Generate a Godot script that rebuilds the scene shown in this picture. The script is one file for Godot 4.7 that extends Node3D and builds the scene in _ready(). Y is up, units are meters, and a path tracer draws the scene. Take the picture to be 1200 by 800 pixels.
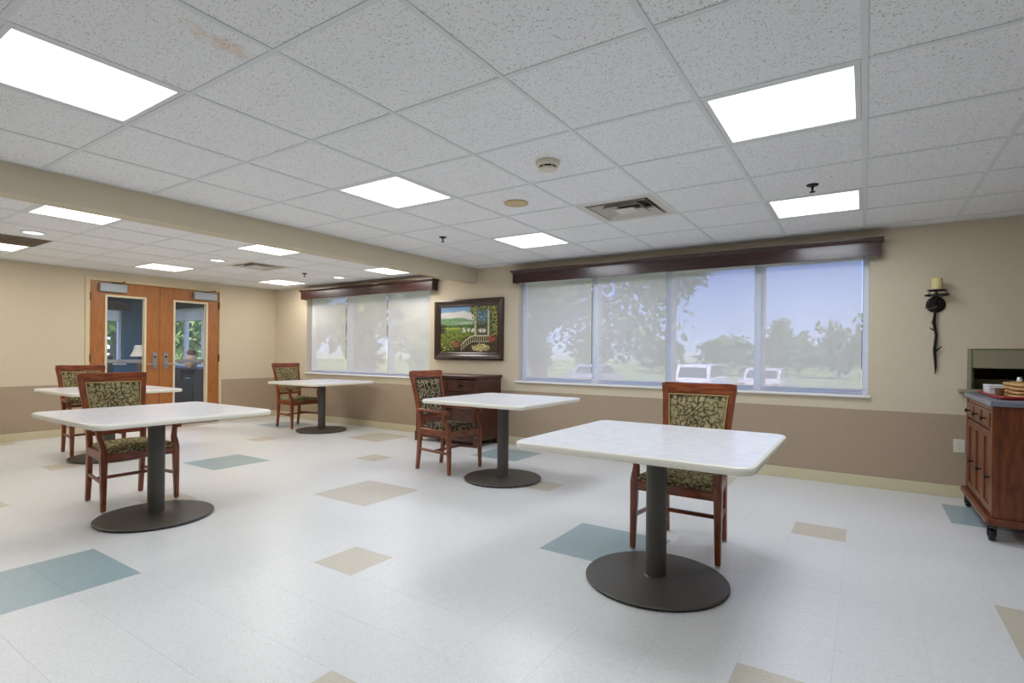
extends Node3D
# A dining room with square pedestal tables under a lay-in tile ceiling; wide shaded windows along one side (z = 0), double doors at the far end (x = XD).

const H := 2.2448        # ceiling of the near part
const H2 := 2.22         # ceiling beyond the beam
const XD := -8.75        # room face of the wall with the double doors
const XR := 3.4          # wall on the pass-through end
const ZF := 8.6          # wall behind the camera
const RAIL := 0.675      # where the two wall paints meet
const CAM := Vector3(-0.0212, 1.1361, 5.638)
const FOCAL := 628.672   # pixels, at 1200 x 800
const GX := -0.0294      # a ceiling grid crossing
const GZ := 3.2487
const G := 0.6096
const TX := 0.29855      # floor tile
const TZ := 0.29166
const FX := -2.4981      # a floor tile corner
const FZ := 3.5085

var M := {}
var taken := {}
var rng := RandomNumberGenerator.new()

# ------------------------------------------------------------------ mesh building
class MB:
	var v := PackedVector3Array()
	var n := PackedVector3Array()
	var u := PackedVector2Array()
	var c := PackedColorArray()
	var tint := Color.WHITE
	var colored := false

	func vert(p: Vector3, nn: Vector3, uv := Vector2.ZERO) -> void:
		v.append(p); n.append(nn); u.append(uv)
		if colored: c.append(tint)

	func tri3(a: Vector3, b: Vector3, d: Vector3, na: Vector3, nb: Vector3, nd: Vector3) -> void:
		# wound so that the front is on the side of the normals
		if (b - a).cross(d - a).dot(na + nb + nd) > 0.0:
			vert(a, na); vert(d, nd); vert(b, nb)
		else:
			vert(a, na); vert(b, nb); vert(d, nd)

	func quad3(a: Vector3, b: Vector3, d: Vector3, e: Vector3, na: Vector3, nb: Vector3, nd: Vector3, ne: Vector3) -> void:
		tri3(a, b, d, na, nb, nd); tri3(a, d, e, na, nd, ne)

	func face(p: Array, inside: Vector3) -> void:
		# flat convex polygon facing away from a point inside
		var nn: Vector3 = (p[1] - p[0]).cross(p[2] - p[0]).normalized()
		if nn.dot(p[0] - inside) < 0.0: nn = -nn
		for i in range(1, p.size() - 1): tri3(p[0], p[i], p[i + 1], nn, nn, nn)

	func quad(a: Vector3, b: Vector3, d: Vector3, e: Vector3, nn: Vector3) -> void:
		quad3(a, b, d, e, nn, nn, nn, nn)

	func quad_uv(a: Vector3, b: Vector3, d: Vector3, e: Vector3, nn: Vector3) -> void:
		# a lower left, b lower right, d upper right, e upper left seen from the front
		var P := [a, b, d, e]
		var U := [Vector2(0, 1), Vector2(1, 1), Vector2(1, 0), Vector2(0, 0)]
		for t in [[0, 2, 1], [0, 3, 2]]:
			for k in t: vert(P[k], nn, U[k])

	func box(lo: Vector3, hi: Vector3, bev := 0.0) -> MB:
		var m := (lo + hi) * 0.5
		var h := (hi - lo).abs() * 0.5
		var b := minf(bev, 0.49 * minf(h.x, minf(h.y, h.z)))
		var hx := [h.x, h.y, h.z]
		for ax in 3:
			var a1 := (ax + 1) % 3
			var a2 := (ax + 2) % 3
			for s in [-1.0, 1.0]:
				var q := []
				for k in [[-1, -1], [1, -1], [1, 1], [-1, 1]]:
					var p := [0.0, 0.0, 0.0]
					p[ax] = s * hx[ax]; p[a1] = k[0] * (hx[a1] - b); p[a2] = k[1] * (hx[a2] - b)
					q.append(m + Vector3(p[0], p[1], p[2]))
				face(q, m)
		if b > 0.0:
			for ax in 3:
				var a1 := (ax + 1) % 3
				var a2 := (ax + 2) % 3
				for s1 in [-1.0, 1.0]:
					for s2 in [-1.0, 1.0]:
						var q := []
						for k in [[-1, 0], [1, 0], [1, 1], [-1, 1]]:
							var p := [0.0, 0.0, 0.0]
							p[ax] = k[0] * (hx[ax] - b)
							p[a1] = s1 * (hx[a1] - (b if k[1] == 1 else 0.0)); p[a2] = s2 * (hx[a2] - (0.0 if k[1] == 1 else b))
							q.append(m + Vector3(p[0], p[1], p[2]))
						face(q, m)
			for sx in [-1.0, 1.0]:
				for sy in [-1.0, 1.0]:
					for sz in [-1.0, 1.0]:
						face([m + Vector3(sx * h.x, sy * (h.y - b), sz * (h.z - b)), m + Vector3(sx * (h.x - b), sy * h.y, sz * (h.z - b)), m + Vector3(sx * (h.x - b), sy * (h.y - b), sz * h.z)], m)
		return self

	func prism(poly: Array, ax: Vector3, ay: Vector3, az: Vector3, o: Vector3, z0: float, z1: float) -> MB:
		# a polygon (Vector2, in the plane of ax and ay) extruded along az; any simple outline
		var pp := PackedVector2Array(poly)
		var tris := Geometry2D.triangulate_polygon(pp)
		for k in range(0, tris.size(), 3):
			var t := []
			for j in 3: t.append(pp[tris[k + j]])
			for zz in [[z0, -az], [z1, az]]:
				var q := []
				for p in t: q.append(o + ax * p.x + ay * p.y + az * zz[0])
				tri3(q[0], q[1], q[2], zz[1], zz[1], zz[1])
		var area := 0.0
		for i in pp.size(): area += pp[i].cross(pp[(i + 1) % pp.size()])
		for i in pp.size():
			var a := pp[i]
			var b := pp[(i + 1) % pp.size()]
			var e := (b - a).normalized()
			var nn := Vector2(e.y, -e.x) * (1.0 if area > 0.0 else -1.0)
			var n3 := ax * nn.x + ay * nn.y
			quad(o + ax * a.x + ay * a.y + az * z0, o + ax * b.x + ay * b.y + az * z0, o + ax * b.x + ay * b.y + az * z1, o + ax * a.x + ay * a.y + az * z1, n3)
		return self

	func sweep(path: Array, half: Array, ax: Vector3, ay: Vector3, bev := 0.3) -> MB:
		# a bar of chamfered rectangular section (half sizes per point, along ax and ay)
		var rings := []
		for i in path.size():
			var hh: Vector2 = half[i] if half.size() > 1 else half[0]
			var b := bev * minf(hh.x, hh.y)
			var r := []
			for k in [[1, -1, 0, 1], [1, 1, 0, -1], [1, 1, 1, 0], [-1, 1, 1, 0], [-1, 1, 0, -1], [-1, -1, 0, 1], [-1, -1, 1, 0], [1, -1, 1, 0]]:
				var x: float = k[0] * (hh.x - (b if k[2] == 1 else 0.0))
				var y: float = k[1] * (hh.y - (b if k[2] == 0 else 0.0))
				r.append(path[i] + ax * x + ay * y)
			rings.append(r)
		var N := [ax, (ax + ay).normalized(), ay, (ay - ax).normalized(), -ax, (-ax - ay).normalized(), -ay, (ax - ay).normalized()]
		for i in rings.size() - 1:
			for k in 8:
				var k2 := (k + 1) % 8
				quad(rings[i][k], rings[i][k2], rings[i + 1][k2], rings[i + 1][k], N[k])
		for e in [[0, 1], [rings.size() - 1, rings.size() - 2]]:
			face(rings[e[0]], path[e[1]])
		return self

	func tube(path: Array, radii: Array, seg := 10) -> MB:
		var t: Vector3 = (path[1] - path[0]).normalized()
		var a := t.cross(Vector3.UP if absf(t.y) < 0.9 else Vector3.RIGHT).normalized()
		var rings := []
		var nrm := []
		for i in path.size():
			var d: Vector3 = (path[mini(i + 1, path.size() - 1)] - path[maxi(i - 1, 0)]).normalized()
			a = (a - d * a.dot(d)).normalized()
			var b := d.cross(a)
			var r: float = radii[i] if radii.size() > 1 else radii[0]
			var ring := []
			var nn := []
			for k in seg:
				var w := a * cos(TAU * k / seg) + b * sin(TAU * k / seg)
				ring.append(path[i] + w * r); nn.append(w)
			rings.append(ring); nrm.append(nn)
		for i in rings.size() - 1:
			for k in seg:
				var k2 := (k + 1) % seg
				quad3(rings[i][k], rings[i][k2], rings[i + 1][k2], rings[i + 1][k], nrm[i][k], nrm[i][k2], nrm[i + 1][k2], nrm[i + 1][k])
		face(rings[0], path[1]); face(rings[-1], path[-2])
		return self

	func lathe(prof: Array, o: Vector3, seg := 32, up := Vector3.UP) -> MB:
		# prof: Vector2(radius, height); each step of the profile has its own normal
		var a := up.cross(Vector3.RIGHT if absf(up.x) < 0.9 else Vector3.BACK).normalized()
		var b := up.cross(a)
		for i in prof.size() - 1:
			var p: Vector2 = prof[i]
			var q: Vector2 = prof[i + 1]
			if p.distance_to(q) < 1e-6: continue
			var e := (q - p).normalized()
			var pn := Vector2(e.y, -e.x)
			for k in seg:
				var w := []
				for j in 2:
					var t := TAU * (k + j) / seg
					w.append(a * cos(t) + b * sin(t))
				var n0: Vector3 = w[0] * pn.x + up * pn.y
				var n1: Vector3 = w[1] * pn.x + up * pn.y
				var p0: Vector3 = o + w[0] * p.x + up * p.y
				var p1: Vector3 = o + w[1] * p.x + up * p.y
				var q0: Vector3 = o + w[0] * q.x + up * q.y
				var q1: Vector3 = o + w[1] * q.x + up * q.y
				if p.x > 1e-6: tri3(p0, p1, q1, n0, n1, n1)
				if q.x > 1e-6: tri3(p0, q1, q0, n0, n1, n0)
		return self

	func loft(outline: Array, prof: Array, cap_top := true, cap_bottom := true) -> MB:
		# outline: Vector2 (x, z) round a convex shape; prof: Vector2(inset, height) from bottom to top
		var cnt := outline.size()
		var nn := []
		for i in cnt:
			var e: Vector2 = (outline[(i + 1) % cnt] - outline[(i - 1 + cnt) % cnt]).normalized()
			var m := Vector2(e.y, -e.x)
			if m.dot(outline[i]) < 0.0: m = -m
			nn.append(m)
		var rings := []
		for p in prof:
			var r := []
			for i in cnt:
				var q: Vector2 = outline[i] - nn[i] * p.x
				r.append(Vector3(q.x, p.y, q.y))
			rings.append(r)
		for j in prof.size() - 1:
			var e: Vector2 = (prof[j + 1] - prof[j]).normalized()
			for i in cnt:
				var i2 := (i + 1) % cnt
				var n0 := Vector3(nn[i].x * e.y, e.x, nn[i].y * e.y)
				var n1 := Vector3(nn[i2].x * e.y, e.x, nn[i2].y * e.y)
				quad3(rings[j][i], rings[j][i2], rings[j + 1][i2], rings[j + 1][i], n0, n1, n1, n0)
		if cap_bottom: face(rings[0], rings[0][0] + Vector3.UP)
		if cap_top: face(rings[-1], rings[-1][0] + Vector3.DOWN)
		return self

	func mesh() -> ArrayMesh:
		var a := []
		a.resize(Mesh.ARRAY_MAX)
		a[Mesh.ARRAY_VERTEX] = v; a[Mesh.ARRAY_NORMAL] = n; a[Mesh.ARRAY_TEX_UV] = u
		if colored: a[Mesh.ARRAY_COLOR] = c
		var m := ArrayMesh.new()
		m.add_surface_from_arrays(Mesh.PRIMITIVE_TRIANGLES, a)
		return m

func mb() -> MB: return MB.new()

func bx(x0: float, x1: float, y0: float, y1: float, z0: float, z1: float, bev := 0.0) -> MB:
	return MB.new().box(Vector3(x0, y0, z0), Vector3(x1, y1, z1), bev)

func rrect(w: float, d: float, r: float, seg := 5) -> Array:
	var o := []
	for k in [[1, 1, 0.0], [-1, 1, PI / 2], [-1, -1, PI], [1, -1, PI * 1.5]]:
		for i in seg + 1:
			var t: float = k[2] + PI / 2 * i / seg
			o.append(Vector2(k[0] * (w / 2 - r) + r * cos(t), k[1] * (d / 2 - r) + r * sin(t)))
	return o

# ------------------------------------------------------------------ scene tree helpers
func numbered(called: String) -> String:
	var k: int = taken.get(called, 0)
	taken[called] = k + 1
	return called if k == 0 else "%s_%03d" % [called, k]

func obj(called: String, b, m: Material, parent: Node) -> MeshInstance3D:
	var o := MeshInstance3D.new()
	o.name = numbered(called) if parent == self else called
	o.mesh = b.mesh() if b is MB else b
	o.material_override = m
	parent.add_child(o, true)
	return o

func tag(o: Node, label: String, category: String, group := "") -> void:
	o.set_meta("label", label); o.set_meta("category", category)
	if group: o.set_meta("group", group)

func thing(called: String, label: String, category: String, at := Vector3.ZERO, turn := 0.0, group := "") -> Node3D:
	var o := Node3D.new()
	o.name = numbered(called)
	add_child(o)
	o.position = at; o.rotation.y = turn
	tag(o, label, category, group)
	return o

func setting(called: String, label := "", category := "") -> Node3D:
	var o := Node3D.new()
	o.name = numbered(called)
	add_child(o)
	o.set_meta("kind", "structure")
	if label: tag(o, label, category)
	return o

func dup(src: Node3D, at: Vector3, turn: float, label: String) -> Node3D:
	var o := src.duplicate()
	o.name = numbered(str(src.name))
	add_child(o)
	o.position = at; o.rotation.y = turn
	o.set_meta("label", label)
	return o

# ------------------------------------------------------------------ materials
func mat(c: Color, rough := 0.6, metal := 0.0, spec := 0.5) -> StandardMaterial3D:
	var m := StandardMaterial3D.new()
	m.albedo_color = c; m.roughness = rough; m.metallic = metal; m.metallic_specular = spec
	return m

func noise_tex(freq: float, ramp: Array, sd: int, kind := FastNoiseLite.TYPE_SIMPLEX_SMOOTH, oct := 4, size := 512, warp := 0.0, ridged := false) -> NoiseTexture2D:
	var f := FastNoiseLite.new()
	f.noise_type = kind; f.frequency = freq; f.seed = sd
	f.fractal_octaves = oct
	if ridged: f.fractal_type = FastNoiseLite.FRACTAL_RIDGED
	if warp > 0.0:
		f.domain_warp_enabled = true; f.domain_warp_amplitude = warp; f.domain_warp_frequency = freq * 1.5
	var t := NoiseTexture2D.new()
	t.width = size; t.height = size; t.seamless = true; t.noise = f
	if ramp:
		var g := Gradient.new()
		var off := PackedFloat32Array()
		var col := PackedColorArray()
		for r in ramp:
			off.append(r[0]); col.append(r[1])
		g.offsets = off; g.colors = col
		t.color_ramp = g
	return t

func tri(m: StandardMaterial3D, scale: Vector3, world := false) -> StandardMaterial3D:
	m.uv1_triplanar = true; m.uv1_world_triplanar = world; m.uv1_scale = scale
	return m

func noisy(ramp: Array, rough: float, scale: Vector3, freq: float, sd: int, world := false, spec := 0.5, kind := FastNoiseLite.TYPE_SIMPLEX_SMOOTH, oct := 4, warp := 0.0, ridged := false) -> StandardMaterial3D:
	var m := mat(Color.WHITE, rough, 0.0, spec)
	m.albedo_texture = noise_tex(freq, ramp, sd, kind, oct, 512, warp, ridged)
	return tri(m, scale, world)

func wood(dark: Color, light: Color, rough: float, scale: Vector3, sd: int, coat := 0.0) -> StandardMaterial3D:
	var m := noisy([[0.25, dark], [0.5, dark.lerp(light, 0.6)], [0.75, light]], rough, scale, 0.012, sd)
	if coat > 0.0:
		m.clearcoat_enabled = true; m.clearcoat = coat; m.clearcoat_roughness = 0.15
	return m

func c8(r: int, g: int, b: int) -> Color: return Color8(r, g, b)

func ceiling_texture() -> ImageTexture:
	# white mineral fibre with dark pinholes and short worm-like fissures
	var s := 1024
	var im := Image.create(s, s, false, Image.FORMAT_RGB8)
	im.fill(c8(245, 245, 245))
	var r := RandomNumberGenerator.new()
	r.seed = 11
	for i in 26000:
		var g := r.randi_range(234, 252)
		im.fill_rect(Rect2i(r.randi_range(0, s - 4), r.randi_range(0, s - 4), r.randi_range(2, 4), r.randi_range(2, 4)), c8(g, g, g))
	for i in 3400:
		var g := r.randi_range(110, 190)
		var x := r.randf() * s
		var y := r.randf() * s
		var a := r.randf() * TAU
		var len := r.randi_range(1, 2) if r.randf() < 0.6 else r.randi_range(3, 8)
		for k in len:
			var w := r.randi_range(1, 3)
			for dx in w:
				for dy in w: im.set_pixel(posmod(int(x) + dx, s), posmod(int(y) + dy, s), c8(g, g - 2, g - 6))
			a += r.randf_range(-0.7, 0.7)
			x += cos(a) * 2.0; y += sin(a) * 2.0
	return ImageTexture.create_from_image(im)

func chip_texture(base: Color, lights: Array, sd: int) -> ImageTexture:
	# vinyl tile: short streaky chips of nearby tones, all running one way more or less
	var s := 1024
	var im := Image.create(s, s, false, Image.FORMAT_RGB8)
	im.fill(base)
	var r := RandomNumberGenerator.new()
	r.seed = sd
	for i in 11000:
		var c: Color = lights[r.randi_range(0, lights.size() - 1)]
		var x := r.randf() * s
		var y := r.randf() * s
		var a := r.randf_range(-0.9, 0.9)
		var len := r.randi_range(4, 16)
		var w := r.randi_range(2, 5)
		for k in len:
			for dx in 2:
				for dy in w: 
					var px := posmod(int(x) + dx, s)
					var py := posmod(int(y) + dy, s)
					im.set_pixel(px, py, im.get_pixel(px, py).lerp(c, 0.5))
			x += cos(a) * 1.6; y += sin(a) * 1.6
	return ImageTexture.create_from_image(im)

func sm(a: float, b: float, x: float) -> float: return smoothstep(a, b, x) if a < b else 1.0 - smoothstep(b, a, x)

func painting_texture() -> ImageTexture:
	# a garden landscape in oils: clouds and hills, a meadow, a pale pergola with a railing, flowers, a sandy path
	var w := 360
	var h := 244
	var im := Image.create(w, h, false, Image.FORMAT_RGB8)
	var f := FastNoiseLite.new()
	f.seed = 5; f.frequency = 0.012; f.fractal_octaves = 5
	var g := FastNoiseLite.new()
	g.seed = 9; g.frequency = 0.06; g.fractal_octaves = 4
	for y in h:
		for x in w:
			var u := float(x) / w
			var t := float(y) / h
			var n := f.get_noise_2d(x * 0.6, y * 1.8)
			var k := g.get_noise_2d(x, y)
			var q := g.get_noise_2d(x * 2.2 + 300.0, y * 0.7)
			# sky with a bank of cloud
			var c := c8(124, 160, 200).lerp(c8(176, 198, 214), sm(0.0, 0.3, t))
			c = c.lerp(c8(226, 222, 216), sm(0.05, 0.45, n + 0.9 * sm(0.02, 0.2, t) - 0.45 + 0.2 * sin(u * 7.0)))
			# hills, far to near
			var h1 := 0.27 + 0.03 * sin(u * 11.0 + 1.0) - 0.05 * exp(-pow((u - 0.08) * 8.0, 2.0))
			c = c.lerp(c8(136, 170, 132).lerp(c8(110, 150, 100), 0.5 + k), sm(h1 - 0.006, h1 + 0.006, t))
			c = c.lerp(c8(190, 206, 186), sm(0.32, 0.335, t) * (1.0 - sm(0.37, 0.40, t)) * sm(0.15, 0.5, u) * 0.8)
			c = c.lerp(c8(92, 132, 62).lerp(c8(120, 152, 70), 0.5 + k), sm(0.385, 0.4, t + k * 0.02))
			c = c.lerp(c8(40, 52, 28), sm(0.1, 0.35, k + 0.25 * sm(0.4, 0.43, t)) * sm(0.395, 0.41, t) * (1.0 - sm(0.44, 0.46, t)))
			c = c.lerp(c8(186, 176, 66), sm(0.445, 0.46, t + k * 0.02) * (1.0 - sm(0.48, 0.5, t)) * (1.0 - sm(0.3, 0.42, u)))
			# meadow of upright strokes
			c = c.lerp(c8(74, 92, 30).lerp(c8(150, 158, 54), clampf(0.5 + q * 1.6, 0.0, 1.0)), sm(0.53, 0.56, t + k * 0.04))
			c = c.lerp(c8(34, 40, 16), sm(0.62, 1.05, t + k * 0.25))
			c = c.lerp(c8(50, 46, 30).lerp(c8(80, 78, 40), 0.5 + k), sm(0.1, 0.06, u + k * 0.05) * sm(0.36, 0.4, t) * sm(0.6, 0.56, t))
			# grove behind the pergola
			var grove := sm(0.5, 0.62, u + k * 0.08) * sm(0.34, 0.4, t + k * 0.1) + sm(0.62, 0.66, u)
			c = c.lerp(c8(36, 46, 30).lerp(c8(92, 108, 70), clampf(0.5 + k * 1.8, 0.0, 1.0)), clampf(grove, 0.0, 1.0) * (0.9 if t < 0.66 else 0.6))
			c = c.lerp(c8(120, 152, 168).lerp(c8(60, 90, 104), clampf(0.5 + k * 2.2, 0.0, 1.0)), sm(0.16, 0.11, Vector2((u - 0.755) * 1.35, (t - 0.16) * 0.75).length() + k * 0.05))
			for b in [[0.43, 0.515], [0.51, 0.505], [0.585, 0.52], [0.71, 0.52], [0.77, 0.53]]:
				c = c.lerp(c8(226, 214, 206), sm(0.04, 0.024, Vector2(u - b[0], (t - b[1]) * 0.8).length() + k * 0.03))
			c = c.lerp(c8(40, 32, 20).lerp(c8(70, 58, 34), clampf(0.5 + k * 1.5, 0.0, 1.0)), sm(0.36, 0.46, u + (t - 0.8) * 0.3) * sm(0.62, 0.7, t + k * 0.04))
			# pergola posts, vines, railing
			for col in [[0.63, 0.02], [0.855, 0.017]]:
				if absf(u - col[0]) < col[1] and t < 0.66: c = c8(222, 210, 172).lerp(c8(126, 112, 84), clampf((u - col[0]) * 28.0 + 0.35 + k * 0.4, 0.0, 1.0))
			c = c.lerp(c8(60, 66, 28).lerp(c8(166, 164, 72), clampf(0.5 + k * 2.6, 0.0, 1.0)), clampf(sm(0.12, 0.04, t + k * 0.14 + 0.04 * sin(u * 40.0)) * sm(0.5, 0.56, u) + sm(0.1, 0.03, absf(u - 0.61) + t * 0.22 + k * 0.06) + sm(0.9, 0.95, u + k * 0.06) * sm(0.68, 0.6, t), 0.0, 1.0))
			var rail := 0.63 + (pow((0.64 - u) * 1.75, 2.0) if u < 0.64 else 0.008)
			if u > 0.375 and u < 0.87:
				if absf(t - rail) < 0.013: c = c8(216, 204, 168)
				elif t > rail and t < rail + 0.12:
					c = c8(184, 170, 130) if fmod(u * 27.0 + t * 2.0, 1.0) < 0.4 else c8(40, 33, 22)
				elif absf(t - rail - 0.126) < 0.009: c = c8(190, 176, 138)
			# path, flowers
			c = c.lerp(c8(214, 204, 146).lerp(c8(150, 134, 84), clampf(0.5 + k * 1.8, 0.0, 1.0)), sm(0.14, 0.1, Vector2((u - 0.72) * 0.8, (t - 0.89) * 1.5).length() + k * 0.05))
			c = c.lerp(c8(186, 96, 78).lerp(c8(96, 60, 36), clampf(0.5 + k * 3.0, 0.0, 1.0)), sm(0.12, 0.07, Vector2(u - 0.3, t - 0.81).length() + absf(k) * 0.12))
			c = c.lerp(c8(196, 100, 74).lerp(c8(92, 44, 34), clampf(0.5 + k * 3.0, 0.0, 1.0)), sm(0.1, 0.06, Vector2(u - 0.905, (t - 0.69) * 0.8).length() + absf(k) * 0.1))
			c = c.lerp(c8(208, 200, 96), sm(0.12, 0.3, k) * sm(0.3, 0.2, u) * sm(0.7, 0.8, t))
			im.set_pixel(x, y, c)
	return ImageTexture.create_from_image(im)

func make_materials() -> void:
	M.wall = noisy([[0.3, c8(211, 198, 173)], [0.7, c8(213, 200, 176)]], 0.75, Vector3(2, 2, 2), 0.02, 1, true, 0.3)
	M.wainscot = noisy([[0.3, c8(173, 154, 132)], [0.7, c8(175, 156, 134)]], 0.7, Vector3(2, 2, 2), 0.02, 2, true, 0.3)
	M.base = mat(c8(208, 198, 164), 0.45)
	M.beam = mat(c8(212, 199, 174), 0.75, 0.0, 0.3)
	M.ceil = mat(Color.WHITE, 0.95, 0.0, 0.2)
	M.ceil.albedo_texture = ceiling_texture()
	tri(M.ceil, Vector3(1.37, 1.37, 1.37), true)
	M.ceil.heightmap_enabled = false
	M.ceil_stained = mat(Color.WHITE, 0.95, 0.0, 0.2)
	M.ceil_stained.albedo_texture = M.ceil.albedo_texture
	tri(M.ceil_stained, Vector3(1.37, 1.37, 1.37), true)
	M.ceil_stained.detail_enabled = true
	M.ceil_stained.detail_uv_layer = BaseMaterial3D.DETAIL_UV_2
	M.grid = mat(c8(226, 230, 229), 0.5)
	M.plenum = mat(c8(70, 68, 64), 0.9)
	M.white_metal = mat(c8(226, 228, 228), 0.4)
	M.subfloor = mat(c8(120, 118, 112), 0.9)
	M.tile_white = []
	var w1 := chip_texture(c8(222, 223, 223), [c8(232, 233, 234), c8(210, 210, 207), c8(227, 226, 222), c8(198, 197, 190), c8(234, 234, 234)], 21)
	var b1 := chip_texture(c8(203, 196, 180), [c8(214, 207, 192), c8(186, 177, 157), c8(208, 203, 191), c8(176, 165, 144)], 22)
	var t1 := chip_texture(c8(158, 178, 182), [c8(172, 190, 193), c8(145, 165, 170), c8(166, 186, 186), c8(132, 152, 160)], 23)
	for k in 3:
		var m := mat(Color(1, 1, 1).darkened(0.003 * k), 0.32, 0.0, 0.5)
		m.albedo_texture = w1
		m.uv1_offset = Vector3(0.31 * k, 0.17 * k, 0.43 * k)
		M.tile_white.append(tri(m, Vector3(2.3, 2.3, 2.3) if k < 2 else Vector3(-2.3, 2.3, 2.1), true))
	M.tile_beige = mat(Color.WHITE, 0.32); M.tile_beige.albedo_texture = b1; tri(M.tile_beige, Vector3(2.3, 2.3, 2.3), true)
	M.tile_blue = mat(Color.WHITE, 0.32); M.tile_blue.albedo_texture = t1; tri(M.tile_blue, Vector3(2.3, 2.3, 2.3), true)
	# woods
	M.chair_wood = wood(c8(106, 46, 18), c8(148, 74, 34), 0.32, Vector3(5, 0.8, 5), 3, 0.35)
	M.chair_wood_x = wood(c8(106, 46, 18), c8(150, 76, 35), 0.32, Vector3(0.8, 5, 5), 4, 0.35)
	M.chair_wood_z = wood(c8(106, 46, 18), c8(148, 74, 34), 0.32, Vector3(5, 5, 0.8), 5, 0.35)
	M.dresser = wood(c8(48, 20, 12), c8(82, 38, 22), 0.35, Vector3(1, 6, 1), 6, 0.2)
	M.valance = wood(c8(40, 15, 12), c8(64, 27, 21), 0.3, Vector3(0.7, 6, 6), 7, 0.3)
	M.door = wood(c8(158, 98, 46), c8(172, 110, 56), 0.4, Vector3(5, 0.6, 5), 8, 0.2)
	M.cart = wood(c8(90, 42, 15), c8(118, 60, 24), 0.38, Vector3(4, 0.7, 4), 9, 0.2)
	M.frame_dark = wood(c8(40, 24, 18), c8(66, 42, 32), 0.3, Vector3(1.2, 6, 6), 10, 0.3)
	M.dark_wood = wood(c8(36, 26, 26), c8(58, 44, 42), 0.45, Vector3(1, 6, 1), 12)
	# upholstery
	M.brocade = noisy([[0.0, c8(180, 168, 128)], [0.22, c8(188, 176, 134)], [0.34, c8(146, 138, 98)], [0.46, c8(182, 172, 130)], [0.58, c8(116, 112, 78)], [0.66, c8(168, 134, 100)], [0.74, c8(64, 63, 48)], [0.88, c8(46, 46, 37)], [1.0, c8(104, 98, 72)]], 0.9, Vector3(3.3, 3.3, 3.3), 0.012, 31, false, 0.2, FastNoiseLite.TYPE_SIMPLEX_SMOOTH, 2, 30.0, true)
	M.brocade_dark = noisy([[0.0, c8(28, 25, 22)], [0.4, c8(36, 32, 28)], [0.5, c8(120, 102, 78)], [0.58, c8(40, 35, 30)], [0.68, c8(52, 45, 37)], [0.76, c8(186, 170, 138)], [0.9, c8(156, 140, 112)], [1.0, c8(200, 186, 154)]], 0.9, Vector3(2.8, 2.8, 2.8), 0.011, 33, false, 0.2, FastNoiseLite.TYPE_SIMPLEX_SMOOTH, 2, 30.0, true)
	M.piping = mat(c8(176, 152, 92), 0.8)
	M.piping_dark = mat(c8(60, 46, 34), 0.8)
	# tables
	M.table_top = noisy([[0.2, c8(218, 217, 222)], [0.5, c8(224, 223, 227)], [0.8, c8(229, 228, 231)]], 0.28, Vector3(1.6, 1.6, 1.6), 0.014, 41, true)
	M.table_edge = mat(c8(230, 226, 212), 0.4)
	M.iron = noisy([[0.3, c8(72, 68, 62)], [0.7, c8(80, 76, 70)]], 0.42, Vector3(9, 9, 9), 0.05, 42)
	M.glide = mat(c8(196, 196, 196), 0.25, 1.0)
	M.black = mat(c8(26, 25, 24), 0.5)
	M.black_iron = mat(c8(34, 30, 28), 0.45, 0.6)
	M.wax = mat(c8(224, 208, 152), 0.5)
	M.wax.subsurf_scatter_enabled = true; M.wax.subsurf_scatter_strength = 0.3
	M.plate = mat(c8(222, 214, 196), 0.4)
	M.slot = mat(c8(70, 64, 56), 0.7)
	M.steel = mat(c8(168, 170, 170), 0.35, 0.85)
	M.closer = mat(c8(158, 166, 172), 0.45, 0.2)
	M.brass_dark = mat(c8(92, 76, 58), 0.4, 0.8)
	M.glazing = mat(c8(226, 212, 180), 0.5)
	M.door_frame = mat(c8(214, 196, 158), 0.5)
	M.glass = mat(Color(0.9, 0.95, 0.96, 0.03), 0.02, 0.0, 0.2)
	M.glass.transparency = BaseMaterial3D.TRANSPARENCY_ALPHA
	M.window_frame = mat(c8(224, 228, 236), 0.45)
	M.sill = mat(c8(236, 234, 230), 0.45)
	M.shade = mat(Color(0.94, 0.925, 0.9, 0.56), 0.9, 0.0, 0.1)
	M.shade.transparency = BaseMaterial3D.TRANSPARENCY_ALPHA
	M.shade.backlight_enabled = true; M.shade.backlight = Color(0.6, 0.58, 0.55)
	M.hem = mat(c8(206, 206, 204), 0.7)
	M.half_shade = mat(c8(236, 236, 232), 0.9, 0.0, 0.1)
	M.half_shade.backlight_enabled = true; M.half_shade.backlight = Color(0.9, 0.9, 0.9)
	M.lens = mat(c8(250, 250, 252), 0.6)
	M.lens.emission_enabled = true; M.lens.emission = Color(1, 0.985, 0.96); M.lens.emission_energy_multiplier = 1.6
	M.cream_plastic = mat(c8(226, 218, 196), 0.5)
	M.speaker = mat(c8(206, 184, 136), 0.6)
	M.duct_metal = mat(c8(164, 164, 160), 0.5, 0.5)
	M.vent = mat(c8(216, 210, 198), 0.5)
	M.grille_brown = mat(c8(112, 94, 76), 0.7)
	M.granite = noisy([[0.3, c8(60, 62, 74)], [0.45, c8(128, 132, 148)], [0.6, c8(176, 178, 188)], [0.75, c8(88, 90, 102)]], 0.3, Vector3(6, 6, 6), 0.09, 51)
	M.olive = mat(c8(150, 144, 120), 0.6)
	M.red = mat(c8(150, 36, 34), 0.45)
	M.bamboo = wood(c8(186, 142, 88), c8(214, 174, 118), 0.6, Vector3(6, 6, 0.8), 52)
	M.cloth_white = mat(c8(220, 220, 224), 0.9)
	M.brown_cup = mat(c8(108, 82, 60), 0.5)
	M.chrome = mat(c8(210, 210, 210), 0.15, 1.0)
	M.teal = mat(c8(44, 92, 124), 0.75)
	M.lamp_shade = mat(c8(238, 228, 214), 0.8)
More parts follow.
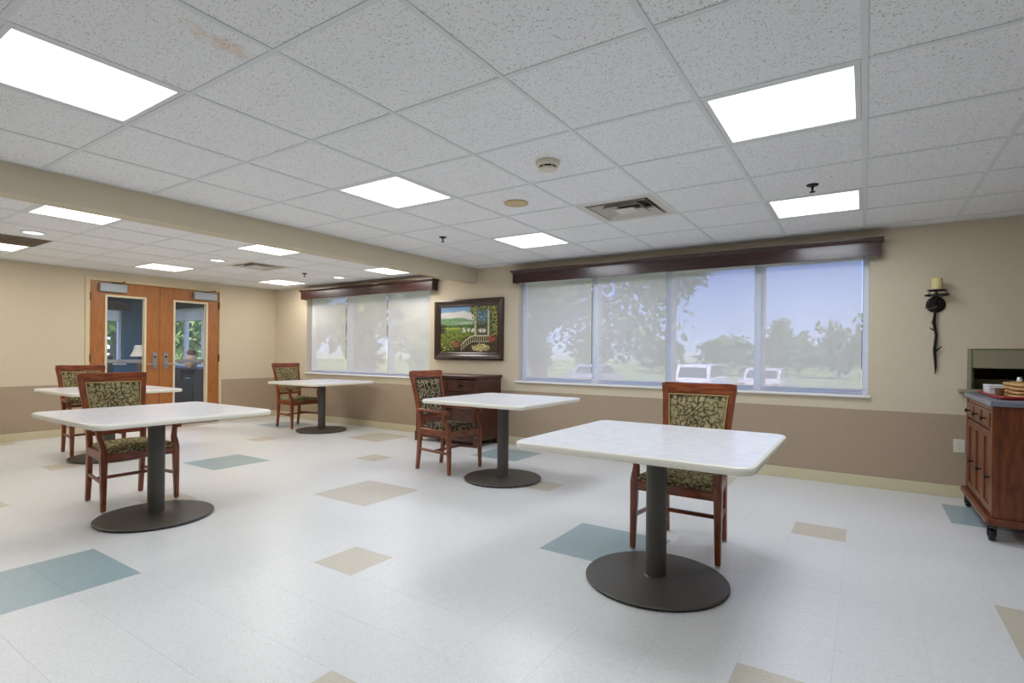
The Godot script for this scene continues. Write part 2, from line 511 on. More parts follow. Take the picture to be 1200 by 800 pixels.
	M.lamp_shade.backlight_enabled = true; M.lamp_shade.backlight = Color(0.5, 0.48, 0.44)
	M.tan = noisy([[0.3, c8(196, 160, 128)], [0.7, c8(222, 190, 160)]], 0.8, Vector3(8, 8, 8), 0.03, 53)
	M.brown = mat(c8(110, 76, 56), 0.8)
	M.kitchen = mat(c8(168, 158, 138), 0.8)
	# outdoors
	M.grass = noisy([[0.3, c8(126, 144, 84)], [0.7, c8(158, 170, 108)]], 0.95, Vector3(0.2, 0.2, 0.2), 0.03, 61, true, 0.1)
	M.asphalt = noisy([[0.3, c8(150, 150, 150)], [0.7, c8(170, 170, 168)]], 0.9, Vector3(0.6, 0.6, 0.6), 0.05, 62, true, 0.2)
	M.leaf = mat(Color.WHITE, 0.7, 0.0, 0.3)
	M.leaf.vertex_color_use_as_albedo = true
	M.leaf.backlight_enabled = true; M.leaf.backlight = Color(0.4, 0.45, 0.2)
	M.bark = noisy([[0.3, c8(76, 62, 50)], [0.7, c8(110, 94, 78)]], 0.95, Vector3(3, 0.6, 3), 0.03, 63)
	M.car_white = mat(c8(232, 234, 238), 0.2)
	M.car_silver = mat(c8(206, 200, 202), 0.25)
	M.car_grey = mat(c8(150, 154, 160), 0.25)
	M.car_glass = mat(c8(52, 58, 64), 0.08)
	M.tyre = mat(c8(34, 34, 34), 0.9)
	M.tail = mat(c8(150, 28, 26), 0.3)

# ------------------------------------------------------------------ shell
func holed(x0: float, x1: float, y0: float, y1: float, holes: Array, plane: String, d0: float, d1: float) -> MB:
	# a slab along x (plane "z") or along z (plane "x") with rectangular holes [from, to, bottom, top] that do not overlap along it
	var b := mb()
	var cuts := []
	var at := x0
	holes.sort_custom(func(p, q): return p[0] < q[0])
	for h in holes:
		if h[0] > at: cuts.append([at, h[0], y0, y1])
		if h[2] > y0: cuts.append([h[0], h[1], y0, h[2]])
		if h[3] < y1: cuts.append([h[0], h[1], h[3], y1])
		at = h[1]
	if at < x1: cuts.append([at, x1, y0, y1])
	for k in cuts:
		if plane == "z": b.box(Vector3(k[0], k[2], d0), Vector3(k[1], k[3], d1))
		else: b.box(Vector3(d0, k[2], k[0]), Vector3(d1, k[3], k[1]))
	return b

func build_walls() -> void:
	var w1 := [-3.635, 0.01, 0.80, 2.06]
	var w2 := [-7.86, -5.10, 0.79, 2.06]
	var pt := [0.672, 2.3, 0.862, 1.211]
	var wb := setting("wall_back", "cream wall with tan wainscot paint and the shaded windows", "wall")
	obj("upper_paint", holed(XD, XR, RAIL, 2.6, [w1, w2, pt], "z", -0.17, 0.0), M.wall, wb)
	obj("wainscot_paint", bx(XD, XR, 0, RAIL, -0.17, 0.0), M.wainscot, wb)
	var wl := setting("wall_left", "cream wall with tan wainscot paint around the double doors", "wall")
	obj("upper_paint", holed(-0.17, ZF, RAIL, 2.6, [[0.955, 2.772, 0.0, 2.115]], "x", XD - 0.15, XD), M.wall, wl)
	obj("wainscot_paint", holed(-0.17, ZF, 0.0, RAIL, [[0.955, 2.772, 0.0, 2.115]], "x", XD - 0.15, XD), M.wainscot, wl)
	var wr := setting("wall_right", "cream wall past the pass-through", "wall")
	obj("upper_paint", bx(XR, XR + 0.15, RAIL, 2.6, -0.17, ZF), M.wall, wr)
	obj("wainscot_paint", bx(XR, XR + 0.15, 0, RAIL, -0.17, ZF), M.wainscot, wr)
	var wf := setting("wall_front", "cream wall facing the windows", "wall")
	obj("upper_paint", bx(XD - 0.15, XR + 0.15, RAIL, 2.6, ZF, ZF + 0.15), M.wall, wf)
	obj("wainscot_paint", bx(XD - 0.15, XR + 0.15, 0, RAIL, ZF, ZF + 0.15), M.wainscot, wf)
	for s in [["baseboard_back", bx(XD, XR, 0, 0.098, 0, 0.012, 0.004)], ["baseboard_right", bx(XR - 0.012, XR, 0, 0.098, 0.012, ZF, 0.004)], ["baseboard_front", bx(XD, XR, 0, 0.098, ZF - 0.012, ZF, 0.004)]]:
		obj(s[0], s[1], M.base, self).set_meta("kind", "structure")
	var bl := mb()
	bl.box(Vector3(XD, 0, 0.012), Vector3(XD + 0.012, 0.098, 0.945), 0.004)
	bl.box(Vector3(XD, 0, 2.782), Vector3(XD + 0.012, 0.098, ZF - 0.012), 0.004)
	obj("baseboard_left", bl, M.base, self).set_meta("kind", "structure")
	var bm := obj("ceiling_beam", bx(-4.43, -4.28, 2.06, 2.6, 0, ZF, 0.004), M.beam, self)
	bm.set_meta("kind", "structure")
	tag(bm, "cream boxed beam crossing the ceiling towards the windows", "beam")

func tile_mesh(w: float, d: float, t: float) -> ArrayMesh:
	return bx(-w / 2, w / 2, 0, t, -d / 2, d / 2, 0.0004).mesh()

func build_floor() -> void:
	var fl := setting("floor", "polished vinyl tile floor with beige and blue accent squares", "floor")
	obj("subfloor", bx(XD - 0.15, XR + 0.15, -0.2, -0.004, -0.17, ZF + 0.15), M.subfloor, fl)
	var list := []
	var i0 := int(floor((XD - FX) / TX))
	var i1 := int(ceil((XR - FX) / TX))
	var k0 := int(floor((0.0 - FZ) / TZ))
	var k1 := int(ceil((ZF - FZ) / TZ))
	var basis := Basis.from_euler(Vector3(0, 0.5814, 0.0))
	for i in range(i0, i1):
		for k in range(k0, k1):
			var x0 := maxf(FX + i * TX, XD)
			var x1 := minf(FX + (i + 1) * TX, XR)
			var z0 := maxf(FZ + k * TZ, 0.0)
			var z1 := minf(FZ + (k + 1) * TZ, ZF)
			if x1 - x0 < 0.01 or z1 - z0 < 0.01: continue
			var p := Vector3((x0 + x1) / 2, 0, (z0 + z1) / 2)
			var q := (p - CAM) * basis
			var inside := q.z < -0.3 and absf(q.x / -q.z) < 1.02 and absf(q.y / -q.z) < 0.68
			list.append({"p": p, "w": x1 - x0, "d": z1 - z0, "i": i, "k": k, "far": (p - CAM).length() + (0.0 if inside else 100.0)})
	list.sort_custom(func(a, b): return a.far < b.far)
	var whole := tile_mesh(TX - 0.0003, TZ - 0.0003, 0.004)
	var rest := mb()
	var parts := 0
	var accents := {}
	for t in list:
		var a := posmod(t.i + 4, 7)
		var b := posmod(t.k + 4, 7)
		var m: Material = M.tile_white[posmod(t.i * 7 + t.k * 13 + t.i * t.k, 3)]
		var accent := false
		if a < 2 and b < 2:
			var even := posmod(int(floor((t.i + 4) / 7.0)) + int(floor((t.k + 4) / 7.0)), 2) == 0
			m = M.tile_beige if even else M.tile_blue
			accent = true
		elif posmod(t.i, 7) == 0 and posmod(t.k, 7) == 0:
			m = M.tile_beige; accent = true
		if parts < 300 and (t.far < 100.0) or accent:
			var o := MeshInstance3D.new()
			o.name = "floor_tile"
			var full: bool = absf(t.w - TX) < 0.001 and absf(t.d - TZ) < 0.001
			o.mesh = whole if full else tile_mesh(t.w - 0.0003, t.d - 0.0003, 0.004)
			o.material_override = m
			o.position = t.p + Vector3(0, -0.004, 0)
			fl.add_child(o, true)
			if not accent: parts += 1
		else:
			rest.box(t.p + Vector3(-t.w / 2 + 0.0003, -0.004, -t.d / 2 + 0.0003), t.p + Vector3(t.w / 2 - 0.0003, 0, t.d / 2 - 0.0003))
	obj("distant_floor_tiles", rest, M.tile_white[0], fl).set_meta("kind", "stuff")

func lay_in_ceiling(cl: Node3D, xs: Array, zs: Array, y: float, skip: Array, stained := []) -> void:
	# tiles resting on a grid of flat bars; xs and zs are the grid lines, the outermost ones at walls
	for i in xs.size() - 1:
		for k in zs.size() - 1:
			if skip.has(Vector2i(i, k)): continue
			var w: float = xs[i + 1] - xs[i]
			var d: float = zs[k + 1] - zs[k]
			var o := MeshInstance3D.new()
			o.name = "ceiling_tile"
			o.mesh = bx(-w / 2 + 0.008, w / 2 - 0.008, 0.0035, 0.02, -d / 2 + 0.008, d / 2 - 0.008, 0.002).mesh()
			o.material_override = M.ceil
			o.position = Vector3((xs[i] + xs[i + 1]) / 2, y, (zs[k] + zs[k + 1]) / 2)
			cl.add_child(o, true)
			if stained == [i, k]: water_stain(o, w, d)
	for i in range(1, xs.size() - 1): obj("grid_runner", bx(xs[i] - 0.012, xs[i] + 0.012, y, y + 0.003, zs[0], zs[-1], 0.0008), M.grid, cl)
	for k in range(1, zs.size() - 1):
		for i in xs.size() - 1:
			obj("cross_tee", bx(xs[i] + 0.0125, xs[i + 1] - 0.0125, y + 0.0005, y + 0.003, zs[k] - 0.012, zs[k] + 0.012, 0.0008), M.grid, cl)
	for e in [bx(xs[0], xs[0] + 0.018, y, y + 0.003, zs[0], zs[-1]), bx(xs[-1] - 0.018, xs[-1], y, y + 0.003, zs[0], zs[-1]), bx(xs[0] + 0.018, xs[-1] - 0.018, y, y + 0.003, zs[0], zs[0] + 0.018), bx(xs[0] + 0.018, xs[-1] - 0.018, y, y + 0.003, zs[-1] - 0.018, zs[-1])]:
		obj("edge_angle", e, M.grid, cl)

func water_stain(o: MeshInstance3D, w: float, d: float) -> void:
	# a dried brown water mark near one edge of the tile: the tile's own face wears a stained copy of the board
	var s := 512
	var src: Image = M.ceil.albedo_texture.get_image()
	var im := Image.create(s, s, false, Image.FORMAT_RGB8)
	var f := FastNoiseLite.new()
	f.seed = 3; f.frequency = 0.016; f.fractal_octaves = 4
	for yy in s:
		for xx in s:
			var c := src.get_pixel(xx * 2 % 1024, yy * 2 % 1024)
			var a := Vector2((xx - 420.0) / 40.0, (yy - 410.0) / 105.0).length() + f.get_noise_2d(xx, yy) * 0.9
			var k := clampf(1.15 - a, 0.0, 1.0) * 0.4
			im.set_pixel(xx, yy, c.lerp(c * c8(232, 200, 160), k))
	var m := mat(Color.WHITE, 0.95, 0.0, 0.2)
	m.albedo_texture = ImageTexture.create_from_image(im)
	var b := mb()
	var hw := w / 2 - 0.01
	var hd := d / 2 - 0.01
	b.quad_uv(Vector3(-hw, 0.0033, -hd), Vector3(hw, 0.0033, -hd), Vector3(hw, 0.0033, hd), Vector3(-hw, 0.0033, hd), Vector3.DOWN)
	obj("stained_facing", b, m, o)

func build_ceilings() -> void:
	var cl := setting("ceiling", "white fissured lay-in tile ceiling", "ceiling")
	obj("deck", bx(XD - 0.15, XR + 0.15, 2.6, 2.75, -0.17, ZF + 0.15), M.plenum, cl)
	var xs := [-4.28]
	for i in range(-6, 6): xs.append(GX + i * G)
	xs.append(XR)
	var zs := [0.0]
	for j in range(5, -9, -1): zs.append(GZ - j * G)
	zs.append(ZF)
	var skip := []
	for s in [[-1, 0], [-1, 3], [-5, -3], [-5, 0], [-5, 3], [-1, -3], [-3, 2]]: skip.append(cell(s[0], s[1]))
	var st := cell(-4, -3)
	lay_in_ceiling(cl, xs, zs, H, skip, [st.x, st.y])
	var c2 := setting("ceiling", "white lay-in tile ceiling beyond the beam", "ceiling")
	var x2 := [XD]
	for i in range(6, -1, -1): x2.append(-5.0075 - 0.605 * i)
	x2.append(-4.43)
	x2[1] = x2[1] if x2[1] - XD > 0.05 else x2[1]
	var z2 := [0.0]
	for k in range(-4, 11): z2.append(2.5325 + 0.565 * k)
	z2.append(ZF)
	var sk2 := []
	for s in [[-5.31, 3.96], [-5.31, 2.25], [-5.31, 0.55], [-7.73, 3.96], [-7.73, 2.25], [-7.73, 0.55], [-5.31, 5.65], [-7.73, 5.65], [-6.52, 1.685], [-7.125, 3.96]]: sk2.append(cell_in(x2, z2, s[0], s[1]))
	lay_in_ceiling(c2, x2, z2, H2, sk2)

func cell(i: int, j: int) -> Vector2i:
	# index of the near ceiling's tile between grid columns i, i + 1 and rows j, j + 1
	return Vector2i(i + 7, 5 - j)

func cell_in(xs: Array, zs: Array, x: float, z: float) -> Vector2i:
	var r := Vector2i.ZERO
	for i in xs.size() - 1:
		if x >= xs[i] and x < xs[i + 1]: r.x = i
	for k in zs.size() - 1:
		if z >= zs[k] and z < zs[k + 1]: r.y = k
	return r

func ceiling_light(x: float, z: float, w: float, d: float, y: float, label: String, energy: float, tone: Color) -> void:
	var t := thing("ceiling_light", label, "ceiling light", Vector3(x, y, z), 0.0, "square ceiling lights")
	var hw := w / 2 - 0.013
	var hd := d / 2 - 0.013
	var fr := mb()
	var b := 0.022
	fr.box(Vector3(-hw, 0.001, -hd), Vector3(hw, 0.02, -hd + b), 0.001)
	fr.box(Vector3(-hw, 0.001, hd - b), Vector3(hw, 0.02, hd), 0.001)
	fr.box(Vector3(-hw, 0.001, -hd + b), Vector3(-hw + b, 0.02, hd - b), 0.001)
	fr.box(Vector3(hw - b, 0.001, -hd + b), Vector3(hw, 0.02, hd - b), 0.001)
	obj("frame", fr, M.white_metal, t)
	obj("light_lens", bx(-hw + b, hw - b, 0.006, 0.012, -hd + b, hd - b), M.lens, t)
	obj("housing", bx(-hw + 0.003, hw - 0.003, 0.02, 0.11, -hd + 0.003, hd - 0.003), M.white_metal, t)
	var l := AreaLight3D.new()
	l.name = "lamp"
	l.area_size = Vector2((hw - b) * 2, (hd - b) * 2)
	l.area_normalize_energy = true
	l.light_energy = energy
	l.light_color = tone
	l.area_range = 30.0
	l.shadow_enabled = true
	l.position = Vector3(0, -0.004, 0)
	l.rotation_degrees.x = -90
	t.add_child(l)

func downlight(x: float, z: float, label: String) -> void:
	var t := thing("recessed_downlight", label, "ceiling light", Vector3(x, H2, z), 0.0, "round recessed downlights")
	obj("trim_ring", mb().lathe([Vector2(0.075, 0.002), Vector2(0.075, -0.004), Vector2(0.098, -0.002), Vector2(0.098, 0.0035)], Vector3.ZERO, 28), M.white_metal, t)
	obj("light_lens", mb().lathe([Vector2(0.0, -0.003), Vector2(0.076, -0.001), Vector2(0.076, 0.004), Vector2(0.0, 0.004)], Vector3.ZERO, 28), M.lens, t)
	var l := AreaLight3D.new()
	l.name = "lamp"
	l.area_size = Vector2(0.12, 0.12)
	l.area_normalize_energy = true
	l.light_energy = 0.12
	l.light_color = Color(1.0, 0.95, 0.86)
	l.area_range = 20.0
	l.shadow_enabled = true
	l.position = Vector3(0, -0.008, 0)
	l.rotation_degrees.x = -90
	t.add_child(l)

func square_ring(b: MB, r0: float, r1: float, y0: float, y1: float, th: float) -> void:
	# a square frame from half size r0 (at y0) to r1 (at y1), thickness th downwards
	for k in 4:
		var q := Basis(Vector3.UP, k * PI / 2)
		var a := q * Vector3(-r0, y0, r0)
		var c := q * Vector3(r0, y0, r0)
		var d := q * Vector3(r1, y1, r1)
		var e := q * Vector3(-r1, y1, r1)
		var dn := Vector3(0, -th, 0)
		var mid := (a + c + d + e) / 4 + dn * 0.5
		b.face([a, c, d, e], mid); b.face([a + dn, c + dn, d + dn, e + dn], mid)
		b.face([a, c, c + dn, a + dn], mid); b.face([d, e, e + dn, d + dn], mid)

func open_box(hx: float, hz: float, y0: float, y1: float) -> MB:
	# a sheet-metal duct end, open below
	var b := mb()
	b.box(Vector3(-hx, y0, -hz), Vector3(-hx + 0.002, y1, hz)).box(Vector3(hx - 0.002, y0, -hz), Vector3(hx, y1, hz))
	b.box(Vector3(-hx, y0, -hz), Vector3(hx, y1, -hz + 0.002)).box(Vector3(-hx, y0, hz - 0.002), Vector3(hx, y1, hz))
	b.box(Vector3(-hx, y1, -hz), Vector3(hx, y1 + 0.002, hz))
	return b

func ceiling_vent(x: float, y: float, z: float, half: float, label: String, zs := 1.0) -> void:
	var t := thing("ceiling_vent", label, "air vent", Vector3(x, y, z), 0.0, "")
	t.scale = Vector3(1, 1, zs)
	obj("duct_box", open_box(half - 0.04, half - 0.04, 0.05, 0.33), M.duct_metal, t)
	var f := mb()
	square_ring(f, half, half - 0.05, 0.004, 0.004, 0.003)
	square_ring(f, half - 0.05, half - 0.06, 0.004, 0.06, 0.003)
	obj("face_frame", f, M.vent, t)
	for k in 2:
		var r := half - 0.075 - k * 0.075
		var b := mb()
		square_ring(b, r, r - 0.045, 0.0 - 0.004 * k, 0.045, 0.003)
		obj("louvre", b, M.vent, t)
	obj("centre_plate", bx(-half + 0.215, half - 0.215, -0.008, -0.004, -half + 0.215, half - 0.215, 0.001), M.vent, t)
	for k in 2: obj("hanger", bx(-half + 0.06, half - 0.06, 0.03, 0.034, -0.1 + 0.2 * k - 0.004, -0.1 + 0.2 * k + 0.004), M.vent, t)

func sprinkler(x: float, y: float, z: float, label: String) -> void:
	var t := thing("sprinkler_head", label, "sprinkler", Vector3(x, y, z), 0.0, "")
	obj("escutcheon", mb().lathe([Vector2(0.0, -0.006), Vector2(0.03, -0.006), Vector2(0.036, 0.0), Vector2(0.036, 0.004), Vector2(0, 0.004)], Vector3.ZERO, 20), M.black_iron, t)
	obj("nozzle", mb().lathe([Vector2(0.009, -0.006), Vector2(0.006, -0.03), Vector2(0.006, -0.042), Vector2(0.0, -0.042)], Vector3.ZERO, 12), M.black_iron, t)
	obj("deflector", mb().lathe([Vector2(0.0, -0.046), Vector2(0.017, -0.046), Vector2(0.017, -0.042), Vector2(0, -0.042)], Vector3.ZERO, 12), M.black_iron, t)

func build_ceiling_fittings() -> void:
	var side := {-1: "sconce side", -5: "beam side"}
	var row := {3: "nearest the wide window", 0: "second from the wide window", -3: "third from the wide window"}
	for i in [-1, -5]:
		for j in [3, 0, -3]:
			ceiling_light(GX + (i + 0.5) * G, GZ - (j + 0.5) * G, G, G, H, "square lit ceiling panel before the beam, %s, %s" % [row[j], side[i]], E_MAIN, Color(0.93, 0.96, 1.0))
	var col := {-5.31: "just beyond the beam", -7.73: "near the double doors"}
	var rw := {0.5475: "nearest the shaded windows", 2.25: "second from the shaded windows", 3.945: "third from the shaded windows", 5.64: "fourth from the shaded windows"}
	for x in col:
		for z in rw:
			ceiling_light(x, z, 0.605, 0.565, H2, "square lit ceiling panel %s, %s" % [col[x], rw[z]], E_FAR, Color(1.0, 0.985, 0.96))
	downlight(-6.51, 3.915, "round recessed ceiling light beside the brown return grille")
	downlight(-6.51, 2.21, "round recessed ceiling light beside the vent beyond the beam")
	downlight(-6.43, 0.5, "round recessed ceiling light nearest the smaller shaded window")
	ceiling_vent(GX - 2.5 * G, H, GZ - 2.5 * G, G / 2 - 0.013, "square louvred ceiling vent with soot marks near the wide window")
	ceiling_vent(-6.52, H2, 1.685, 0.605 / 2 - 0.013, "square louvred ceiling vent beyond the beam", 0.565 / 0.605)
	var gr := thing("return_grille", "brown return-air grille in the ceiling near the double doors", "air vent", Vector3(-7.125, H2, 3.95))
	obj("duct_box", open_box(0.285, 0.265, 0.004, 0.33), M.duct_metal, gr)
	for k in 14: obj("slat", bx(-0.28, 0.28, -0.0005, 0.004, -0.262 + k * 0.0375, -0.262 + k * 0.0375 + 0.03, 0.001), M.grille_brown, gr)
	var sd := thing("smoke_detector", "cream round smoke detector on a ceiling tile", "smoke detector", Vector3(-1.561, H, 2.938))
	obj("base", mb().lathe([Vector2(0.068, 0.004), Vector2(0.07, -0.012), Vector2(0.066, -0.022), Vector2(0.05, -0.026)], Vector3.ZERO, 28), M.cream_plastic, sd)
	obj("sensor_ring", mb().lathe([Vector2(0.044, -0.024), Vector2(0.044, -0.038)], Vector3.ZERO, 24), M.black, sd)
	obj("cap", mb().lathe([Vector2(0.05, -0.036), Vector2(0.048, -0.046), Vector2(0.03, -0.05), Vector2(0.0, -0.05)], Vector3.ZERO, 24), M.cream_plastic, sd)
	for k in 6: obj("rib", bx(-0.003, 0.003, -0.037, -0.025, 0.043, 0.05), M.cream_plastic, sd).rotation.y = k * PI / 3
	var sp := thing("ceiling_speaker", "tan round cover plate on a ceiling tile", "ceiling speaker", Vector3(-2.175, H, 2.323))
	obj("rim", mb().lathe([Vector2(0.088, 0.003), Vector2(0.088, -0.006), Vector2(0.074, -0.01), Vector2(0.066, -0.006)], Vector3.ZERO, 30), M.speaker, sp)
	obj("cover", mb().lathe([Vector2(0.066, -0.006), Vector2(0.03, -0.008), Vector2(0.0, -0.008)], Vector3.ZERO, 30), M.speaker, sp)
	sprinkler(-0.312, H, 1.673, "black sprinkler head beside the ceiling light nearest the wide window")
	sprinkler(-3.409, H, 1.71, "black sprinkler head in front of the beam")
	sprinkler(-6.53, H2, 1.0, "small sprinkler head beyond the beam")

# ------------------------------------------------------------------ windows
func build_window(x0: float, x1: float, y0: float, mull: Array, what: String) -> void:
	var w := setting("window_1" if what == "wide" else "window_2", "%s window of white frames in the long wall" % what, "window")
	var yt := 2.06
	var fr := mb()
	fr.box(Vector3(x0, y0, -0.16), Vector3(x1, y0 + 0.05, -0.1), 0.004)
	fr.box(Vector3(x0, yt - 0.05, -0.16), Vector3(x1, yt, -0.1), 0.004)
	fr.box(Vector3(x0, y0 + 0.05, -0.16), Vector3(x0 + 0.05, yt - 0.05, -0.1), 0.004)
	fr.box(Vector3(x1 - 0.05, y0 + 0.05, -0.16), Vector3(x1, yt - 0.05, -0.1), 0.004)
	obj("frame", fr, M.window_frame, w)
	var e := [x0] + mull + [x1]
	for x in mull: obj("mullion", bx(x - 0.048, x + 0.048, y0 + 0.05, yt - 0.05, -0.16, -0.1, 0.004), M.window_frame, w)
	for i in e.size() - 1: obj("pane", bx(e[i] + 0.045, e[i + 1] - 0.045, y0 + 0.045, yt - 0.045, -0.134, -0.13), M.glass, w)
	obj("window_sill", bx(x0 - 0.03, x1 + 0.015, y0 - 0.022, y0, -0.1, 0.03, 0.004), M.sill, w)
	for x in [x0 + 0.03] + mull + [x1 - 0.03]: obj("shade_bracket", bx(x - 0.01, x + 0.01, y0, y0 + 0.012, -0.075, -0.045, 0.002), M.window_frame, w)

func shade(x0: float, x1: float, yb: float, label: String, group: String) -> void:
	var t := thing("roller_shade", label, "roller shade", Vector3((x0 + x1) / 2, yb, -0.06), 0.0, group)
	var h := (x1 - x0) / 2
	obj("shade_cloth", bx(-h, h, 0.012, 2.01 - yb, -0.0006, 0.0006), M.shade, t)
	obj("hem_bar", bx(-h, h, 0.0, 0.014, -0.005, 0.005, 0.002), M.hem, t)
	obj("roller_tube", mb().tube([Vector3(-h, 2.03 - yb, 0), Vector3(h, 2.03 - yb, 0)], [0.022], 12), M.hem, t)

func valance(x0: float, x1: float, label: String) -> void:
	var t := thing("window_valance", label, "valance", Vector3((x0 + x1) / 2, 2.0, 0.0))
	var h := (x1 - x0) / 2
	var b := mb()
	b.box(Vector3(-h, 0, 0.1), Vector3(h, 0.135, 0.12), 0.002)
	b.box(Vector3(-h, 0, 0.001), Vector3(-h + 0.02, 0.135, 0.1), 0.002)
	b.box(Vector3(h - 0.02, 0, 0.001), Vector3(h, 0.135, 0.1), 0.002)
	obj("fascia", b, M.valance, t)
	# crown: a stepped cove round three sides, mitred at the corners
	var c := mb()
	var prof := [[0.0, 0.118], [0.006, 0.118], [0.01, 0.128], [0.02, 0.14], [0.024, 0.148], [0.024, 0.156]]
	for i in prof.size() - 1:
		var o0: float = prof[i][0]
		var o1: float = prof[i + 1][0]
		var a0: float = prof[i][1]
		var a1: float = prof[i + 1][1]
		var inm := Vector3(0, 0.137, 0.05)
		c.face([Vector3(-h - o0, a0, 0.12 + o0), Vector3(h + o0, a0, 0.12 + o0), Vector3(h + o1, a1, 0.12 + o1), Vector3(-h - o1, a1, 0.12 + o1)], inm)
		for s in [-1.0, 1.0]:
			c.face([Vector3(s * (h + o0), a0, 0.001), Vector3(s * (h + o0), a0, 0.12 + o0), Vector3(s * (h + o1), a1, 0.12 + o1), Vector3(s * (h + o1), a1, 0.001)], inm)
	c.face([Vector3(-h - 0.024, 0.156, 0.001), Vector3(h + 0.024, 0.156, 0.001), Vector3(h + 0.024, 0.156, 0.144), Vector3(-h - 0.024, 0.156, 0.144)], Vector3(0, 0.1, 0.05))
	obj("crown", c, M.valance, t)

func build_windows() -> void:
	build_window(-3.635, 0.01, 0.80, [-2.63, -1.765, -0.885], "wide")
	build_window(-7.86, -5.10, 0.79, [-6.93, -6.0], "smaller")
	var g1 := "roller shades of the wide window"
	shade(-3.555, -2.665, 0.838, "translucent shade of the wide window, nearest the landscape painting", g1)
	shade(-2.60, -1.80, 0.838, "translucent shade of the wide window, second from the landscape painting", g1)
	shade(-1.735, -0.925, 0.838, "translucent shade of the wide window, third from the landscape painting", g1)
	shade(-0.855, -0.045, 0.838, "translucent shade of the wide window, nearest the candle sconce", g1)
	var g2 := "roller shades of the smaller window"
	shade(-7.80, -6.945, 0.82, "white shade of the smaller window, nearest the room corner", g2)
	shade(-6.915, -6.015, 0.82, "white shade in the middle of the smaller window", g2)
	shade(-5.985, -5.13, 0.82, "white shade of the smaller window, nearest the landscape painting", g2)
	valance(-3.65, 0.087, "long dark wood valance over the wide window")
	valance(-7.86, -4.965, "shorter dark wood valance over the smaller window")

# ------------------------------------------------------------------ doors
func build_doors() -> void:
	var f := setting("trim_1", "cream frame around the double doors", "door frame")
	var b := mb()
	b.box(Vector3(XD - 0.15, 0, 0.95), Vector3(XD + 0.012, 2.12, 0.99), 0.003)
	b.box(Vector3(XD - 0.15, 0, 2.725), Vector3(XD + 0.012, 2.12, 2.777), 0.003)
	b.box(Vector3(XD - 0.15, 2.078, 0.99), Vector3(XD + 0.012, 2.12, 2.725), 0.003)
	obj("door_jamb", b, M.door_frame, f)
	leaf("door_1", "oak door leaf with tall glass, hinged beside the chairs", 1.862, 2.722, 2.04, 2.55, 2.30, 2.624, 1.925, 2.722)
	leaf("door_2", "oak door leaf with tall glass, hinged toward the room corner", 0.993, 1.858, 1.166, 1.676, 1.045, 1.395, 1.775, 0.993)

func leaf(called: String, label: String, z0: float, z1: float, g0: float, g1: float, c0: float, c1: float, hz: float, hinge: float) -> void:
	var d := setting(called, label, "door")
	var xa := XD - 0.055
	var xb := XD - 0.01
	var y0 := 0.012
	var y1 := 2.074
	var gb := 0.26
	var gt := 1.9
	var b := mb()
	b.box(Vector3(xa, y0, z0), Vector3(xb, y1, g0), 0.002)
	b.box(Vector3(xa, y0, g1), Vector3(xb, y1, z1), 0.002)
	b.box(Vector3(xa, y0, g0), Vector3(xb, gb, g1))
	b.box(Vector3(xa, gt, g0), Vector3(xb, y1, g1))
	obj("leaf", b, M.door, d)
	var g := mb()
	var w := 0.028
	for x in [[xb - 0.004, xb + 0.012], [xa - 0.012, xa + 0.004]]:
		g.box(Vector3(x[0], gb, g0), Vector3(x[1], gt, g0 + w), 0.003)
		g.box(Vector3(x[0], gb, g1 - w), Vector3(x[1], gt, g1), 0.003)
		g.box(Vector3(x[0], gb, g0 + w), Vector3(x[1], gb + w, g1 - w), 0.003)
		g.box(Vector3(x[0], gt - w, g0 + w), Vector3(x[1], gt, g1 - w), 0.003)
	obj("glazing_trim", g, M.glazing, d)
	obj("pane", bx((xa + xb) / 2 - 0.003, (xa + xb) / 2 + 0.003, gb + 0.005, gt - 0.005, g0 + 0.005, g1 - 0.005), M.glass, d)
	obj("push_bar", bx(xa - 0.075, xa - 0.035, 0.95, 1.0, z0 + 0.06, z1 - 0.06, 0.006), M.steel, d)
	var cl := obj("closer", bx(xb, xb + 0.055, 1.935, 2.052, c0, c1, 0.008), M.closer, d)
	var cm := (c0 + c1) / 2
	var ar := mb()
	ar.tube([Vector3(xb + 0.03, 2.05, cm), Vector3(xb + 0.03, 2.066, cm)], [0.012], 10)
	ar.sweep([Vector3(xb + 0.03, 2.066, cm), Vector3(xb + 0.16, 2.07, cm - 0.09)], [Vector2(0.01, 0.003)], Vector3(0.57, 0, 0.82), Vector3.UP)
	ar.sweep([Vector3(xb + 0.16, 2.076, cm - 0.09), Vector3(XD + 0.012, 2.095, cm - 0.13)], [Vector2(0.01, 0.003)], Vector3(0.3, 0, -0.95), Vector3.UP)
	obj("closer_arm", ar, M.brass_dark, cl)
	var hd := obj("handle_plate", bx(xb, xb + 0.008, 0.865, 1.10, hz - 0.03, hz + 0.03, 0.003), M.steel, d)
	var toward := signf((g0 + g1) / 2 - hz)
	var lv := mb()
	lv.tube([Vector3(xb + 0.008, 0.935, hz), Vector3(xb + 0.055, 0.935, hz)], [0.011], 12)
	lv.tube([Vector3(xb + 0.05, 0.935, hz - 0.01 * toward), Vector3(xb + 0.052, 0.936, hz + 0.05 * toward), Vector3(xb + 0.05, 0.934, hz + 0.12 * toward)], [0.01, 0.009, 0.008], 12)
	obj("lever", lv, M.steel, hd)
	obj("lock_cylinder", mb().lathe([Vector2(0.016, 0.0), Vector2(0.016, 0.01), Vector2(0.0, 0.011)], Vector3(xb + 0.008, 1.04, hz), 16, Vector3.RIGHT), M.brass_dark, hd)
	for y in [0.25, 1.02, 1.86]: obj("hinge", mb().tube([Vector3(XD + 0.008, y - 0.055, hinge), Vector3(XD + 0.008, y + 0.055, hinge)], [0.009], 10), M.brass_dark, d)

